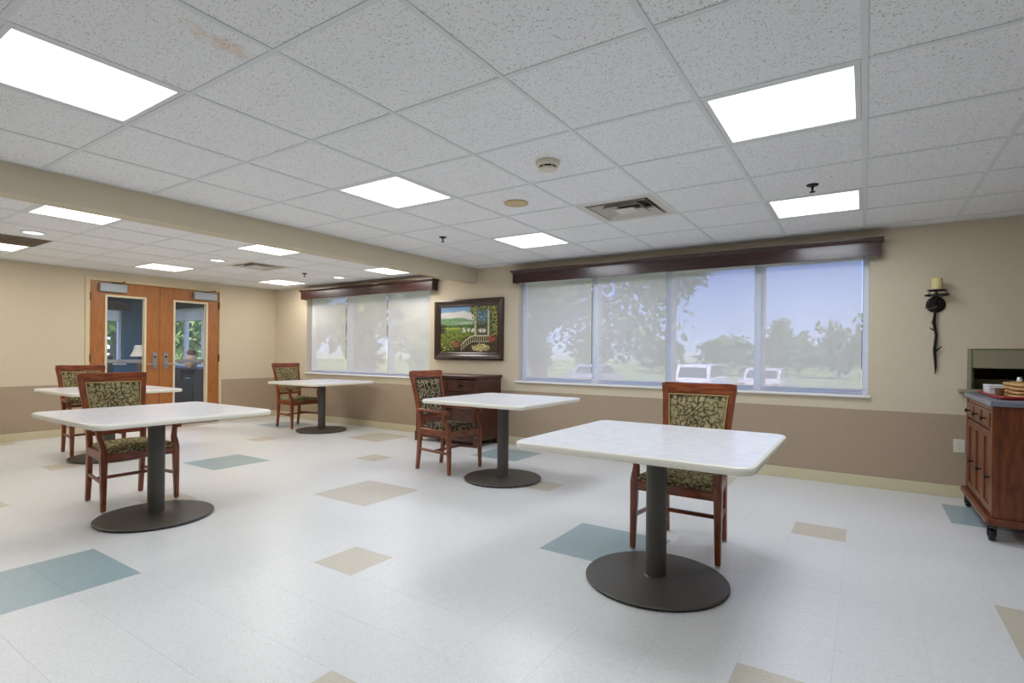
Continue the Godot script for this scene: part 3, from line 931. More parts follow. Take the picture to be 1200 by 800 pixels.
# ------------------------------------------------------------------ furniture
func make_table(label: String, at: Vector3, h: float, deep := 1.07) -> Node3D:
	var t := thing("pedestal_table", label, "table", at, 0.0, "square pedestal dining tables")
	var o := rrect(1.07, deep, 0.07, 6)
	obj("table_top", mb().loft(o, [Vector2(0.012, h - 0.012), Vector2(0.012, h - 0.0005), Vector2(0.0125, h)]), M.table_top, t)
	obj("edge_band", mb().loft(o, [Vector2(0.02, h - 0.034), Vector2(0.008, h - 0.034), Vector2(0.002, h - 0.029), Vector2(0.0, h - 0.02), Vector2(0.0, h - 0.013), Vector2(0.003, h - 0.005), Vector2(0.0115, h - 0.0003)], false, true), M.table_edge, t)
	obj("mounting_plate", bx(-0.2, 0.2, h - 0.042, h - 0.034, -0.2, 0.2, 0.002), M.iron, t)
	obj("column", mb().lathe([Vector2(0.051, 0.02), Vector2(0.051, h - 0.042)], Vector3.ZERO, 32), M.iron, t)
	obj("pedestal_base", mb().lathe([Vector2(0.0, 0.008), Vector2(0.343, 0.008), Vector2(0.35, 0.012), Vector2(0.35, 0.016), Vector2(0.344, 0.021), Vector2(0.2, 0.025), Vector2(0.06, 0.028), Vector2(0.051, 0.032)], Vector3.ZERO, 64), M.iron, t)
	for k in 4:
		var a := PI / 4 + k * PI / 2
		obj("glide", mb().lathe([Vector2(0.014, 0.0), Vector2(0.014, 0.009)], Vector3(0.29 * cos(a), 0, 0.29 * sin(a)), 12), M.black, t)
	return t

func make_chair(label: String, fabric: Material, pipe: Material) -> Node3D:
	# faces +z; origin on the floor under the seat
	var t := thing("armchair", label, "chair", Vector3.ZERO, 0.0, "wooden dining armchairs")
	var X := Vector3.RIGHT
	var Y := Vector3.UP
	var Z := Vector3.BACK
	for s in [-1.0, 1.0]:
		# front leg runs on up into the arm support
		obj("front_leg", mb().sweep([Vector3(s * 0.238, 0.012, 0.222), Vector3(s * 0.236, 0.2, 0.217), Vector3(s * 0.234, 0.40, 0.21), Vector3(s * 0.232, 0.43, 0.205), Vector3(s * 0.236, 0.48, 0.178), Vector3(s * 0.246, 0.53, 0.165), Vector3(s * 0.252, 0.568, 0.172)],
			[Vector2(0.0145, 0.0145), Vector2(0.0185, 0.0185), Vector2(0.022, 0.023), Vector2(0.021, 0.023), Vector2(0.016, 0.018), Vector2(0.0145, 0.017), Vector2(0.016, 0.02)], X, Z), M.chair_wood, t)
		obj("glide", mb().lathe([Vector2(0.01, 0.0), Vector2(0.013, 0.003), Vector2(0.013, 0.013)], Vector3(s * 0.238, 0, 0.222), 12), M.glide, t)
		# rear leg and back post in one sweep, flaring out towards the top
		obj("rear_post", mb().sweep([Vector3(s * 0.176, 0.006, -0.232), Vector3(s * 0.176, 0.18, -0.212), Vector3(s * 0.177, 0.40, -0.198), Vector3(s * 0.18, 0.52, -0.206), Vector3(s * 0.192, 0.70, -0.238), Vector3(s * 0.205, 0.86, -0.276), Vector3(s * 0.212, 0.93, -0.295)],
			[Vector2(0.015, 0.016), Vector2(0.017, 0.019), Vector2(0.018, 0.022), Vector2(0.018, 0.019), Vector2(0.018, 0.014), Vector2(0.019, 0.0125), Vector2(0.019, 0.012)], X, Z), M.chair_wood, t)
		obj("glide", mb().lathe([Vector2(0.011, 0.0), Vector2(0.012, 0.007)], Vector3(s * 0.176, 0, -0.232), 12), M.glide, t)
		var arm := mb()
		arm.sweep([Vector3(s * 0.19, 0.585, -0.214), Vector3(s * 0.204, 0.588, -0.15), Vector3(s * 0.226, 0.588, -0.05), Vector3(s * 0.245, 0.587, 0.06), Vector3(s * 0.253, 0.588, 0.15), Vector3(s * 0.255, 0.585, 0.185), Vector3(s * 0.255, 0.574, 0.207), Vector3(s * 0.255, 0.555, 0.214)],
			[Vector2(0.013, 0.012), Vector2(0.016, 0.0125), Vector2(0.02, 0.0125), Vector2(0.024, 0.0125), Vector2(0.026, 0.0125), Vector2(0.025, 0.013), Vector2(0.023, 0.014), Vector2(0.02, 0.008)], X, Y, 0.5)
		obj("armrest", arm, M.chair_wood_z, t)
		obj("side_rail", mb().sweep([Vector3(s * 0.18, 0.382, -0.195), Vector3(s * 0.228, 0.38, 0.205)], [Vector2(0.012, 0.03)], X, Y), M.chair_wood_z, t)
		obj("side_stretcher", mb().sweep([Vector3(s * 0.177, 0.205, -0.207), Vector3(s * 0.234, 0.2, 0.214)], [Vector2(0.008, 0.0115)], X, Y), M.chair_wood_z, t)
	obj("cross_stretcher", mb().sweep([Vector3(-0.203, 0.203, 0.0), Vector3(0.203, 0.203, 0.0)], [Vector2(0.008, 0.0115)], Z, Y), M.chair_wood_x, t)
	obj("front_rail", mb().sweep([Vector3(-0.225, 0.38, 0.215), Vector3(0.225, 0.38, 0.215)], [Vector2(0.012, 0.03)], Z, Y), M.chair_wood_x, t)
	obj("rear_rail", mb().sweep([Vector3(-0.17, 0.385, -0.2), Vector3(0.17, 0.385, -0.2)], [Vector2(0.012, 0.028)], Z, Y), M.chair_wood_x, t)
	# top rail: a deep board bowed gently backwards, with slightly lifted rounded ends
	var pts := []
	var hs := []
	for k in 13:
		var u := -1.0 + k / 6.0
		pts.append(Vector3(u * 0.231, 0.922 + 0.004 * u * u, -0.306 + 0.018 * u * u))
		hs.append(Vector2(0.0125, 0.036 - (0.006 if absf(u) > 0.99 else 0.0)))
	obj("top_rail", mb().sweep(pts, hs, Z, Y, 0.45), M.chair_wood_x, t)
	obj("lower_back_rail", mb().sweep([Vector3(-0.168, 0.505, -0.206), Vector3(0.168, 0.505, -0.206)], [Vector2(0.011, 0.016)], Z, Y), M.chair_wood_x, t)
	# upholstered back panel between the posts, raked with them
	obj("back_panel", pad_back(0.0, 1.0), fabric, t)
	var pp := mb()
	var loop := []
	for q in [[-1, 0.0], [1, 0.0], [1, 1.0], [-1, 1.0], [-1, 0.0]]: loop.append(back_point(q[0] * 0.985, q[1], 0.017))
	for k in 4: pp.tube([loop[k], loop[k + 1]], [0.0042], 8)
	obj("back_piping", pp, pipe, t)
	obj("seat_cushion", seat_pad(), fabric, t)
	return t

func back_point(u: float, f: float, out: float) -> Vector3:
	var y := lerpf(0.526, 0.882, f)
	var hw := lerpf(0.158, 0.186, f)
	var z := lerpf(-0.207, -0.284, f)
	return Vector3(u * hw, y, z) + Vector3(0, 0.2, 0.98) * out

func pad_back(_a: float, _b: float) -> MB:
	var b := mb()
	var nu := 10
	var nf := 10
	var g := []
	for side in [1.0, -1.0]:
		var rows := []
		for j in nf + 1:
			var r := []
			for i in nu + 1:
				var u := -1.0 + 2.0 * i / nu
				var f := float(j) / nf
				var e := (1.0 - pow(absf(u), 6.0)) * (1.0 - pow(absf(2.0 * f - 1.0), 6.0))
				r.append(back_point(u, f, side * (0.008 + 0.016 * e)))
			rows.append(r)
		var want: Vector3 = Vector3(0, 0.2, 0.98) * side
		for j in nf:
			for i in nu:
				var nn: Vector3 = (rows[j][i + 1] - rows[j][i]).cross(rows[j + 1][i] - rows[j][i]).normalized()
				if nn.dot(want) < 0.0: nn = -nn
				b.quad(rows[j][i], rows[j][i + 1], rows[j + 1][i + 1], rows[j + 1][i], nn)
		g.append(rows)
	return b

func seat_pad() -> MB:
	var b := mb()
	var nu := 12
	var nv := 12
	var rows := []
	for j in nv + 1:
		var r := []
		for i in nu + 1:
			var u := -1.0 + 2.0 * i / nu
			var f := float(j) / nv
			var hw := lerpf(0.17, 0.232, f)
			var e := (1.0 - pow(absf(u), 4.0)) * (1.0 - pow(absf(2.0 * f - 1.0), 4.0))
			var z := lerpf(-0.19, 0.236 - 0.012 * u * u, f)
			r.append(Vector3(u * hw, 0.43 + 0.032 * pow(e, 0.6), z))
		rows.append(r)
	var nrm := []
	for j in nv + 1:
		var r := []
		for i in nu + 1:
			var dx: Vector3 = rows[j][mini(i + 1, nu)] - rows[j][maxi(i - 1, 0)]
			var dz: Vector3 = rows[mini(j + 1, nv)][i] - rows[maxi(j - 1, 0)][i]
			r.append(dz.cross(dx).normalized())
		nrm.append(r)
	for j in nv:
		for i in nu:
			b.quad3(rows[j][i], rows[j][i + 1], rows[j + 1][i + 1], rows[j + 1][i], nrm[j][i], nrm[j][i + 1], nrm[j + 1][i + 1], nrm[j + 1][i])
	var rim := []
	for i in nu + 1: rim.append(rows[0][i])
	for j in range(1, nv + 1): rim.append(rows[j][nu])
	for i in range(nu - 1, -1, -1): rim.append(rows[nv][i])
	for j in range(nv - 1, 0, -1): rim.append(rows[j][0])
	var mid := Vector3(0, 0.42, 0.02)
	for k in rim.size():
		var p: Vector3 = rim[k]
		var q: Vector3 = rim[(k + 1) % rim.size()]
		b.face([p, q, Vector3(q.x, 0.408, q.z), Vector3(p.x, 0.408, p.z)], mid)
	return b

func build_furniture() -> void:
	make_table("square white table beside the wide window with an armchair behind it", Vector3(-0.893, 0, 2.97), 0.72)
	make_table("square white table in front of the dark wood sideboard", Vector3(-2.755, 0, 1.612), 0.73)
	make_table("square white table beside the smaller shaded window", Vector3(-6.565, 0, 0.668), 0.712)
	make_table("square white table standing on the open floor near a blue square", Vector3(-4.06, 0, 3.905), 0.722)
	make_table("square white table nearest the double doors", Vector3(-6.675, 0, 3.235), 0.728, 0.99)
	var a := make_chair("wooden armchair with green brocade, its back to the wide window", M.brocade, M.piping)
	a.position = Vector3(-0.908, 0, 2.398)
	var q := PI / 2
	dup(a, Vector3(-4.657, 0, 3.84), q, "wooden armchair with green brocade at the table on the open floor")
	dup(a, Vector3(-7.19, 0, 0.635), q, "wooden armchair with green brocade beside the smaller window")
	dup(a, Vector3(-7.195, 0, 3.225), q, "wooden armchair with green brocade nearest the double doors")
	var b := make_chair("wooden armchair with black and cream leaf fabric by the sideboard", M.brocade_dark, M.piping_dark)
	b.position = Vector3(-3.437, 0, 1.578); b.rotation.y = q
	build_sideboard()
	build_cart()

func build_sideboard() -> void:
	var t := thing("sideboard", "dark wood sideboard with a drawer below the landscape painting", "sideboard", Vector3(-4.385, 0, 0.0))
	var hw := 0.505
	var zf := 0.49
	obj("top", bx(-hw - 0.03, hw + 0.025, 0.838, 0.866, 0.015, zf + 0.03, 0.006), M.dresser, t)
	obj("top_moulding", bx(-hw - 0.015, hw + 0.012, 0.822, 0.838, 0.016, zf + 0.015, 0.005), M.dresser, t)
	var c := mb()
	c.box(Vector3(-hw, 0.08, 0.016), Vector3(-hw + 0.03, 0.822, zf - 0.03), 0.002)
	c.box(Vector3(hw - 0.03, 0.08, 0.016), Vector3(hw, 0.822, zf - 0.03), 0.002)
	c.box(Vector3(-hw + 0.03, 0.08, 0.016), Vector3(hw - 0.03, 0.822, 0.04))
	c.box(Vector3(-hw + 0.03, 0.08, 0.04), Vector3(hw - 0.03, 0.11, zf - 0.03))
	c.box(Vector3(-hw + 0.03, 0.63, 0.04), Vector3(hw - 0.03, 0.655, zf - 0.012))
	obj("carcass", c, M.dresser, t)
	for s in [-1.0, 1.0]:
		obj("corner_pilaster", bx(s * (hw - 0.03) - 0.032, s * (hw - 0.03) + 0.032, 0.13, 0.822, zf - 0.05, zf, 0.006), M.dresser, t)
		obj("plinth_block", bx(s * (hw - 0.028) - 0.042, s * (hw - 0.028) + 0.042, 0.0, 0.13, zf - 0.065, zf + 0.01, 0.006), M.dresser, t)
		obj("rear_foot", bx(s * (hw - 0.03) - 0.03, s * (hw - 0.03) + 0.03, 0.0, 0.08, 0.018, 0.07, 0.003), M.dresser, t)
	obj("apron", bx(-hw + 0.07, hw - 0.07, 0.05, 0.115, zf - 0.05, zf - 0.02, 0.004), M.dresser, t)
	for k in 2:
		var x0 := -hw + 0.068 + k * (hw - 0.066)
		var x1 := x0 + hw - 0.07
		var d := obj("drawer", mb().box(Vector3(x0, 0.66, zf - 0.3), Vector3(x1, 0.812, zf - 0.018), 0.003).box(Vector3(x0 + 0.02, 0.678, zf - 0.018), Vector3(x1 - 0.02, 0.794, zf - 0.012), 0.002), M.dresser, t)
		pull(d, Vector3((x0 + x1) / 2, 0.735, zf - 0.012))
		var e := mb()
		e.box(Vector3(x0, 0.118, zf - 0.04), Vector3(x0 + 0.06, 0.628, zf - 0.018), 0.003)
		e.box(Vector3(x1 - 0.06, 0.118, zf - 0.04), Vector3(x1, 0.628, zf - 0.018), 0.003)
		e.box(Vector3(x0 + 0.06, 0.118, zf - 0.04), Vector3(x1 - 0.06, 0.178, zf - 0.018), 0.003)
		e.box(Vector3(x0 + 0.06, 0.568, zf - 0.04), Vector3(x1 - 0.06, 0.628, zf - 0.018), 0.003)
		e.box(Vector3(x0 + 0.06, 0.178, zf - 0.036), Vector3(x1 - 0.06, 0.568, zf - 0.028))
		var dr := obj("door", e, M.dresser, t)
		pull(dr, Vector3(x1 - 0.035 if k == 0 else x0 + 0.035, 0.44, zf - 0.018))

func pull(parent: Node, at: Vector3) -> void:
	var b := mb()
	b.box(at + Vector3(-0.035, -0.012, 0), at + Vector3(0.035, 0.014, 0.004), 0.001)
	for s in [-1.0, 1.0]: b.tube([at + Vector3(s * 0.024, 0.002, 0.0), at + Vector3(s * 0.024, 0.002, 0.018)], [0.005], 8)
	b.tube([at + Vector3(-0.024, 0.002, 0.016), at + Vector3(-0.02, -0.018, 0.02), at + Vector3(0.02, -0.018, 0.02), at + Vector3(0.024, 0.002, 0.016)], [0.0035], 8)
	obj("bail_pull", b, M.black_iron, parent)

func build_cart() -> void:
	# its fronts face -x; the plain end panel faces the tables
	var t := thing("kitchen_cart", "reddish wood kitchen cart on casters with a speckled top", "cart", Vector3(0.64, 0, 0.74))
	var z0 := -0.5
	var z1 := 0.5
	var w := 0.56
	obj("worktop", bx(-0.012, w + 0.015, 0.84, 0.872, z0 - 0.02, z1 + 0.022, 0.004), M.granite, t)
	var c := mb()
	c.box(Vector3(0.02, 0.15, z1 - 0.02), Vector3(w, 0.84, z1), 0.002)
	c.box(Vector3(0.02, 0.15, z0), Vector3(w, 0.84, z0 + 0.02), 0.002)
	c.box(Vector3(w - 0.02, 0.15, z0 + 0.02), Vector3(w, 0.84, z1 - 0.02))
	c.box(Vector3(0.02, 0.15, z0 + 0.02), Vector3(w - 0.02, 0.17, z1 - 0.02))
	c.box(Vector3(0.02, 0.66, z0 + 0.02), Vector3(w - 0.02, 0.68, z1 - 0.02))
	obj("carcass", c, M.cart, t)
	obj("base_moulding", bx(-0.03, w + 0.02, 0.105, 0.15, z0 - 0.02, z1 + 0.025, 0.012), M.cart, t)
	for z in [z0 + 0.02, z1 - 0.02]: obj("corner_stile", bx(0.0, 0.04, 0.15, 0.84, z - 0.023, z + 0.023, 0.003), M.cart, t)
	obj("top_rail", bx(0.006, 0.03, 0.81, 0.84, z0 + 0.04, z1 - 0.04), M.cart, t)
	var n := 3
	var each := (z1 - z0 - 0.09) / n
	for k in n:
		var a := z0 + 0.045 + k * each + 0.004
		var b := a + each - 0.008
		var d := obj("drawer", mb().box(Vector3(0.002, 0.69, a), Vector3(0.3, 0.806, b), 0.003).box(Vector3(-0.003, 0.705, a + 0.02), Vector3(0.002, 0.79, b - 0.02), 0.001), M.cart, t)
		obj("knob", mb().lathe([Vector2(0.006, 0.0), Vector2(0.005, 0.014), Vector2(0.014, 0.02), Vector2(0.012, 0.03), Vector2(0.0, 0.032)], Vector3(-0.003, 0.748, (a + b) / 2), 14, Vector3.LEFT), M.black_iron, d)
		var e := mb()
		e.box(Vector3(0.002, 0.16, a), Vector3(0.022, 0.675, a + 0.05), 0.003)
		e.box(Vector3(0.002, 0.16, b - 0.05), Vector3(0.022, 0.675, b), 0.003)
		e.box(Vector3(0.002, 0.16, a + 0.05), Vector3(0.022, 0.21, b - 0.05), 0.003)
		e.box(Vector3(0.002, 0.625, a + 0.05), Vector3(0.022, 0.675, b - 0.05), 0.003)
		e.box(Vector3(0.012, 0.21, a + 0.05), Vector3(0.018, 0.625, b - 0.05))
		var dr := obj("door", e, M.cart, t)
		obj("knob", mb().lathe([Vector2(0.006, 0.0), Vector2(0.005, 0.014), Vector2(0.014, 0.02), Vector2(0.012, 0.03), Vector2(0.0, 0.032)], Vector3(0.002, 0.39, b - 0.025), 14, Vector3.LEFT), M.black_iron, dr)
	for x in [0.01, w - 0.05]:
		for z in [z0 + 0.04, z1 - 0.05]:
			var cs := obj("caster", mb().lathe([Vector2(0.0, -0.015), Vector2(0.034, -0.015), Vector2(0.038, -0.009), Vector2(0.038, 0.009), Vector2(0.034, 0.015), Vector2(0.0, 0.015)], Vector3(x, 0.038, z), 20, Vector3.RIGHT), M.black, t)
			obj("fork", mb().box(Vector3(x - 0.022, 0.03, z - 0.012), Vector3(x - 0.017, 0.1, z + 0.016), 0.001).box(Vector3(x + 0.017, 0.03, z - 0.012), Vector3(x + 0.022, 0.1, z + 0.016), 0.001).box(Vector3(x - 0.024, 0.09, z - 0.022), Vector3(x + 0.024, 0.105, z + 0.022), 0.001), M.black_iron, cs)
			obj("brake_lever", bx(x - 0.012, x + 0.012, 0.06, 0.066, z + 0.02, z + 0.06, 0.002), M.black, cs)
	# things on the worktop
	var ty := 0.872
	var tr := thing("serving_tray", "red serving tray on the speckled cart top", "tray", Vector3(0.915, ty, 0.72))
	obj("tray_floor", mb().loft(rrect(0.44, 0.74, 0.04, 4), [Vector2(0.012, 0.0), Vector2(0.012, 0.008)]), M.red, tr)
	var rim := mb()
	var o := rrect(0.44, 0.74, 0.04, 4)
	for k in o.size():
		var p: Vector2 = o[k]
		var q: Vector2 = o[(k + 1) % o.size()]
		if p.distance_to(q) > 1e-5: rim.tube([Vector3(p.x, 0.016, p.y), Vector3(q.x, 0.016, q.y)], [0.009], 8)
	obj("tray_rim", rim, M.red, tr)
	var board := rrect(0.26, 0.42, 0.05, 4)
	var place := ["bottom", "second", "third", "top"]
	for k in 4:
		var bd := thing("wooden_board", "tan wooden board on the red tray, %s of its stack" % (place[k] if k in [0, 3] else place[k] + " from the bottom"), "board", Vector3(0.905 + 0.004 * k, ty + 0.0085 + k * 0.0245, 0.80 - 0.006 * (k % 2)), 0.03 * (k % 2), "boards stacked on the red tray")
		obj("board", mb().loft(board, [Vector2(0.008, 0.0), Vector2(0.002, 0.004), Vector2(0.0, 0.012), Vector2(0.004, 0.017), Vector2(0.014, 0.0185)]), M.bamboo, bd)
		for z in [-0.13, 0.13]: obj("spacer_bar", bx(-0.09, 0.09, 0.0185, 0.0245, z - 0.012, z + 0.012, 0.002), M.bamboo, bd)
	var np := thing("folded_napkins", "stack of folded white napkins on the red tray", "napkins", Vector3(0.76, ty + 0.0085, 0.5), 0.1)
	for k in 5: obj("napkin", mb().loft(rrect(0.1 - 0.004 * (k % 2), 0.14 - 0.006 * (k % 3), 0.012, 3), [Vector2(0.003, 0.0135 * k), Vector2(0.0, 0.0135 * k + 0.006), Vector2(0.004, 0.0135 * k + 0.0125)]), M.cloth_white, np)
	var cp := thing("small_cup", "small brown cup on the red tray", "cup", Vector3(0.738, ty + 0.0085, 0.83))
	obj("cup_body", mb().lathe([Vector2(0.0, 0.0), Vector2(0.022, 0.0), Vector2(0.027, 0.055), Vector2(0.024, 0.055), Vector2(0.02, 0.005), Vector2(0.0, 0.005)], Vector3.ZERO, 20), M.brown_cup, cp)
	for k in 2:
		var sh := thing("shaker", ["small chrome-capped shaker on the wooden boards, nearer the white napkins", "small chrome-capped shaker on the wooden boards, farther from the napkins"][k], "shaker", Vector3(0.86 + 0.09 * k, ty + 0.1095, 0.70 - 0.02 * k), 0.0, "shakers on the wooden boards")
		obj("jar", mb().lathe([Vector2(0.0, 0.0), Vector2(0.016, 0.0), Vector2(0.014, 0.018), Vector2(0.0, 0.018)], Vector3.ZERO, 16), M.cloth_white, sh)
		obj("cap", mb().lathe([Vector2(0.015, 0.018), Vector2(0.013, 0.028), Vector2(0.0, 0.031)], Vector3.ZERO, 16), M.chrome, sh)

# ------------------------------------------------------------------ things on the walls
func build_wall_things() -> void:
	var p := thing("framed_painting", "framed oil painting of a garden pergola and fields", "painting", Vector3(-4.42, 1.4515, 0.0))
	var hw := 0.571
	var hh := 0.402
	var fr := mb()
	# mitred frame: an outer step, a hollow and an inner lip
	var prof := [[0.0, 0.002], [0.0, 0.034], [0.02, 0.042], [0.05, 0.036], [0.07, 0.024], [0.085, 0.026], [0.097, 0.018], [0.097, 0.004]]
	for i in prof.size() - 1:
		var i0: float = prof[i][0]
		var i1: float = prof[i + 1][0]
		var z0: float = prof[i][1]
		var z1: float = prof[i + 1][1]
		var nz := i1 - i0
		var no := z1 - z0
		for s in [[1, 0], [-1, 0], [0, 1], [0, -1]]:
			var q := []
			for e in [[i0, z0, -1], [i0, z0, 1], [i1, z1, 1], [i1, z1, -1]]:
				var ax: float = hw - e[0]
				var ay: float = hh - e[0]
				q.append(Vector3(s[0] * ax + (e[2] * ax if s[0] == 0 else 0.0), s[1] * ay + (e[2] * ay if s[1] == 0 else 0.0), e[1]))
			var nn := Vector3(s[0] * no, s[1] * no, nz).normalized()
			fr.quad(q[0], q[1], q[2], q[3], nn)
	obj("picture_frame", fr, M.frame_dark, p)
	obj("backing", bx(-hw + 0.004, hw - 0.004, -hh + 0.004, hh - 0.004, 0.001, 0.006), M.frame_dark, p)
	var cm := mat(Color.WHITE, 0.5)
	cm.albedo_texture = painting_texture()
	cm.texture_repeat = false
	var cv := mb()
	cv.quad_uv(Vector3(-hw + 0.096, -hh + 0.096, 0.012), Vector3(hw - 0.096, -hh + 0.096, 0.012), Vector3(hw - 0.096, hh - 0.096, 0.012), Vector3(-hw + 0.096, hh - 0.096, 0.012), Vector3.BACK)
	obj("canvas", cv, cm, p)
	# sconce
	var s := thing("candle_sconce", "black iron branch sconce on the wall beside the wide window", "sconce", Vector3(0.467, 1.0, 0.0))
	obj("stem", mb().tube([Vector3(0.0, 0.003, 0.02), Vector3(0.002, 0.06, 0.022), Vector3(-0.006, 0.2, 0.026), Vector3(0.004, 0.32, 0.024), Vector3(-0.012, 0.43, 0.026), Vector3(-0.006, 0.5, 0.03), Vector3(-0.002, 0.56, 0.035)], [0.003, 0.008, 0.012, 0.01, 0.013, 0.01, 0.011], 10), M.black_iron, s)
	obj("twig", mb().tube([Vector3(0.0, 0.19, 0.028), Vector3(0.025, 0.215, 0.036), Vector3(0.04, 0.23, 0.038)], [0.006, 0.005, 0.003], 8), M.black_iron, s)
	obj("twig", mb().tube([Vector3(-0.002, 0.36, 0.028), Vector3(-0.028, 0.372, 0.036), Vector3(-0.04, 0.385, 0.038)], [0.006, 0.005, 0.003], 8), M.black_iron, s)
	obj("leaf", mb().loft([Vector2(-0.02, 0.0), Vector2(-0.006, 0.012), Vector2(0.014, 0.008), Vector2(0.022, 0.0), Vector2(0.014, -0.008), Vector2(-0.006, -0.012)], [Vector2(0, 0), Vector2(0.001, 0.003)]), M.brass_dark, s).transform = Transform3D(Basis(Vector3(0, 0, 1), 1.3), Vector3(-0.024, 0.435, 0.04))
	obj("wall_plate", mb().lathe([Vector2(0.0, 0.0), Vector2(0.066, 0.0), Vector2(0.066, 0.008), Vector2(0.05, 0.016), Vector2(0.0, 0.018)], Vector3(0.0, 0.575, 0.001), 28, Vector3.BACK), M.black_iron, s)
	obj("bird", mb().tube([Vector3(-0.075, 0.555, 0.04), Vector3(-0.045, 0.54, 0.045), Vector3(-0.015, 0.548, 0.045), Vector3(0.005, 0.556, 0.045)], [0.002, 0.01, 0.014, 0.007], 10), M.brass_dark, s)
	obj("arm", mb().tube([Vector3(0.0, 0.58, 0.018), Vector3(0.0, 0.605, 0.07), Vector3(0.0, 0.655, 0.1), Vector3(0.0, 0.68, 0.1)], [0.007, 0.006, 0.006, 0.006], 8), M.black_iron, s)
	var ring := []
	for k in 25: ring.append(Vector3(0.078 * cos(TAU * k / 24), 0.645, 0.1 + 0.078 * sin(TAU * k / 24)))
	obj("ring", mb().tube(ring, [0.0055], 8), M.black_iron, s)
	for k in 3:
		var a := TAU * k / 3 + 0.4
		obj("strut", mb().tube([Vector3(0.078 * cos(a), 0.645, 0.1 + 0.078 * sin(a)), Vector3(0.05 * cos(a), 0.681, 0.1 + 0.05 * sin(a))], [0.0035], 6), M.black_iron, s)
	obj("drip_pan", mb().lathe([Vector2(0.0, 0.679), Vector2(0.06, 0.679), Vector2(0.066, 0.687), Vector2(0.06, 0.688), Vector2(0.056, 0.684), Vector2(0.0, 0.684)], Vector3(0, 0, 0.1), 28), M.black_iron, s)
	var cd := thing("pillar_candle", "ivory pillar candle on the black iron sconce", "candle", Vector3(0.467, 1.684, 0.1))
	obj("wax", mb().lathe([Vector2(0.0, 0.0), Vector2(0.037, 0.0), Vector2(0.0375, 0.002), Vector2(0.037, 0.094), Vector2(0.034, 0.098), Vector2(0.024, 0.093), Vector2(0.0, 0.09)], Vector3.ZERO, 28), M.wax, cd)
	obj("wick", mb().tube([Vector3(0, 0.089, 0), Vector3(0.001, 0.102, 0)], [0.0015], 6), M.black, cd)
	# outlet
	var ou := thing("wall_outlet", "ivory duplex outlet on the tan wainscot", "outlet", Vector3(0.626, 0.4235, 0.0))
	obj("cover_plate", bx(-0.037, 0.037, -0.054, 0.054, 0.0005, 0.006, 0.002), M.plate, ou)
	for y in [-0.02, 0.02]:
		var rc := obj("receptacle", bx(-0.017, 0.017, y - 0.014, y + 0.014, 0.006, 0.008, 0.001), M.plate, ou)
		for x in [-0.006, 0.006]: obj("slot", bx(x - 0.0012, x + 0.0012, y - 0.002, y + 0.007, 0.008, 0.0084), M.slot, rc)
		obj("ground_hole", mb().lathe([Vector2(0.0025, 0.0), Vector2(0.0, 0.0005)], Vector3(0, y - 0.008, 0.008), 8, Vector3.BACK), M.slot, rc)
	# serving hatch at the end of the long wall, with a kitchen behind it
	var h := setting("window_3", "serving hatch with an olive shutter box above the cart", "serving hatch")
	var jb := mb()
	jb.box(Vector3(0.672, 0.862, -0.17), Vector3(0.70, 1.211, -0.002), 0.002)
	jb.box(Vector3(2.272, 0.862, -0.17), Vector3(2.3, 1.211, -0.002), 0.002)
	obj("jamb", jb, M.olive, h)
	obj("shutter_box", bx(0.70, 2.272, 1.055, 1.211, -0.15, -0.012, 0.004), M.olive, h)
	obj("guide_rail", bx(0.70, 0.722, 0.885, 1.055, -0.13, -0.06, 0.002), M.olive, h)
	obj("ledge", bx(0.615, 2.33, 0.862, 0.885, -0.2, 0.11, 0.004), M.olive, h)
	obj("counter_upstand", bx(0.70, 2.272, 0.885, 0.96, -0.36, -0.34, 0.002), M.olive, h)
	var k := setting("wall_kitchen", "dim kitchen walls behind the serving hatch", "wall")
	var kb := mb()
	kb.box(Vector3(0.45, 0.0, -1.75), Vector3(2.75, 2.6, -1.65))
	kb.box(Vector3(0.35, 0.0, -1.75), Vector3(0.45, 2.6, -0.17))
	kb.box(Vector3(2.75, 0.0, -1.75), Vector3(2.85, 2.6, -0.17))
	kb.box(Vector3(0.35, -0.2, -1.75), Vector3(2.85, 0.0, -0.17))
	kb.box(Vector3(0.35, 2.6, -1.75), Vector3(2.85, 2.75, -0.17))
	obj("kitchen_walls", kb, M.kitchen, k)

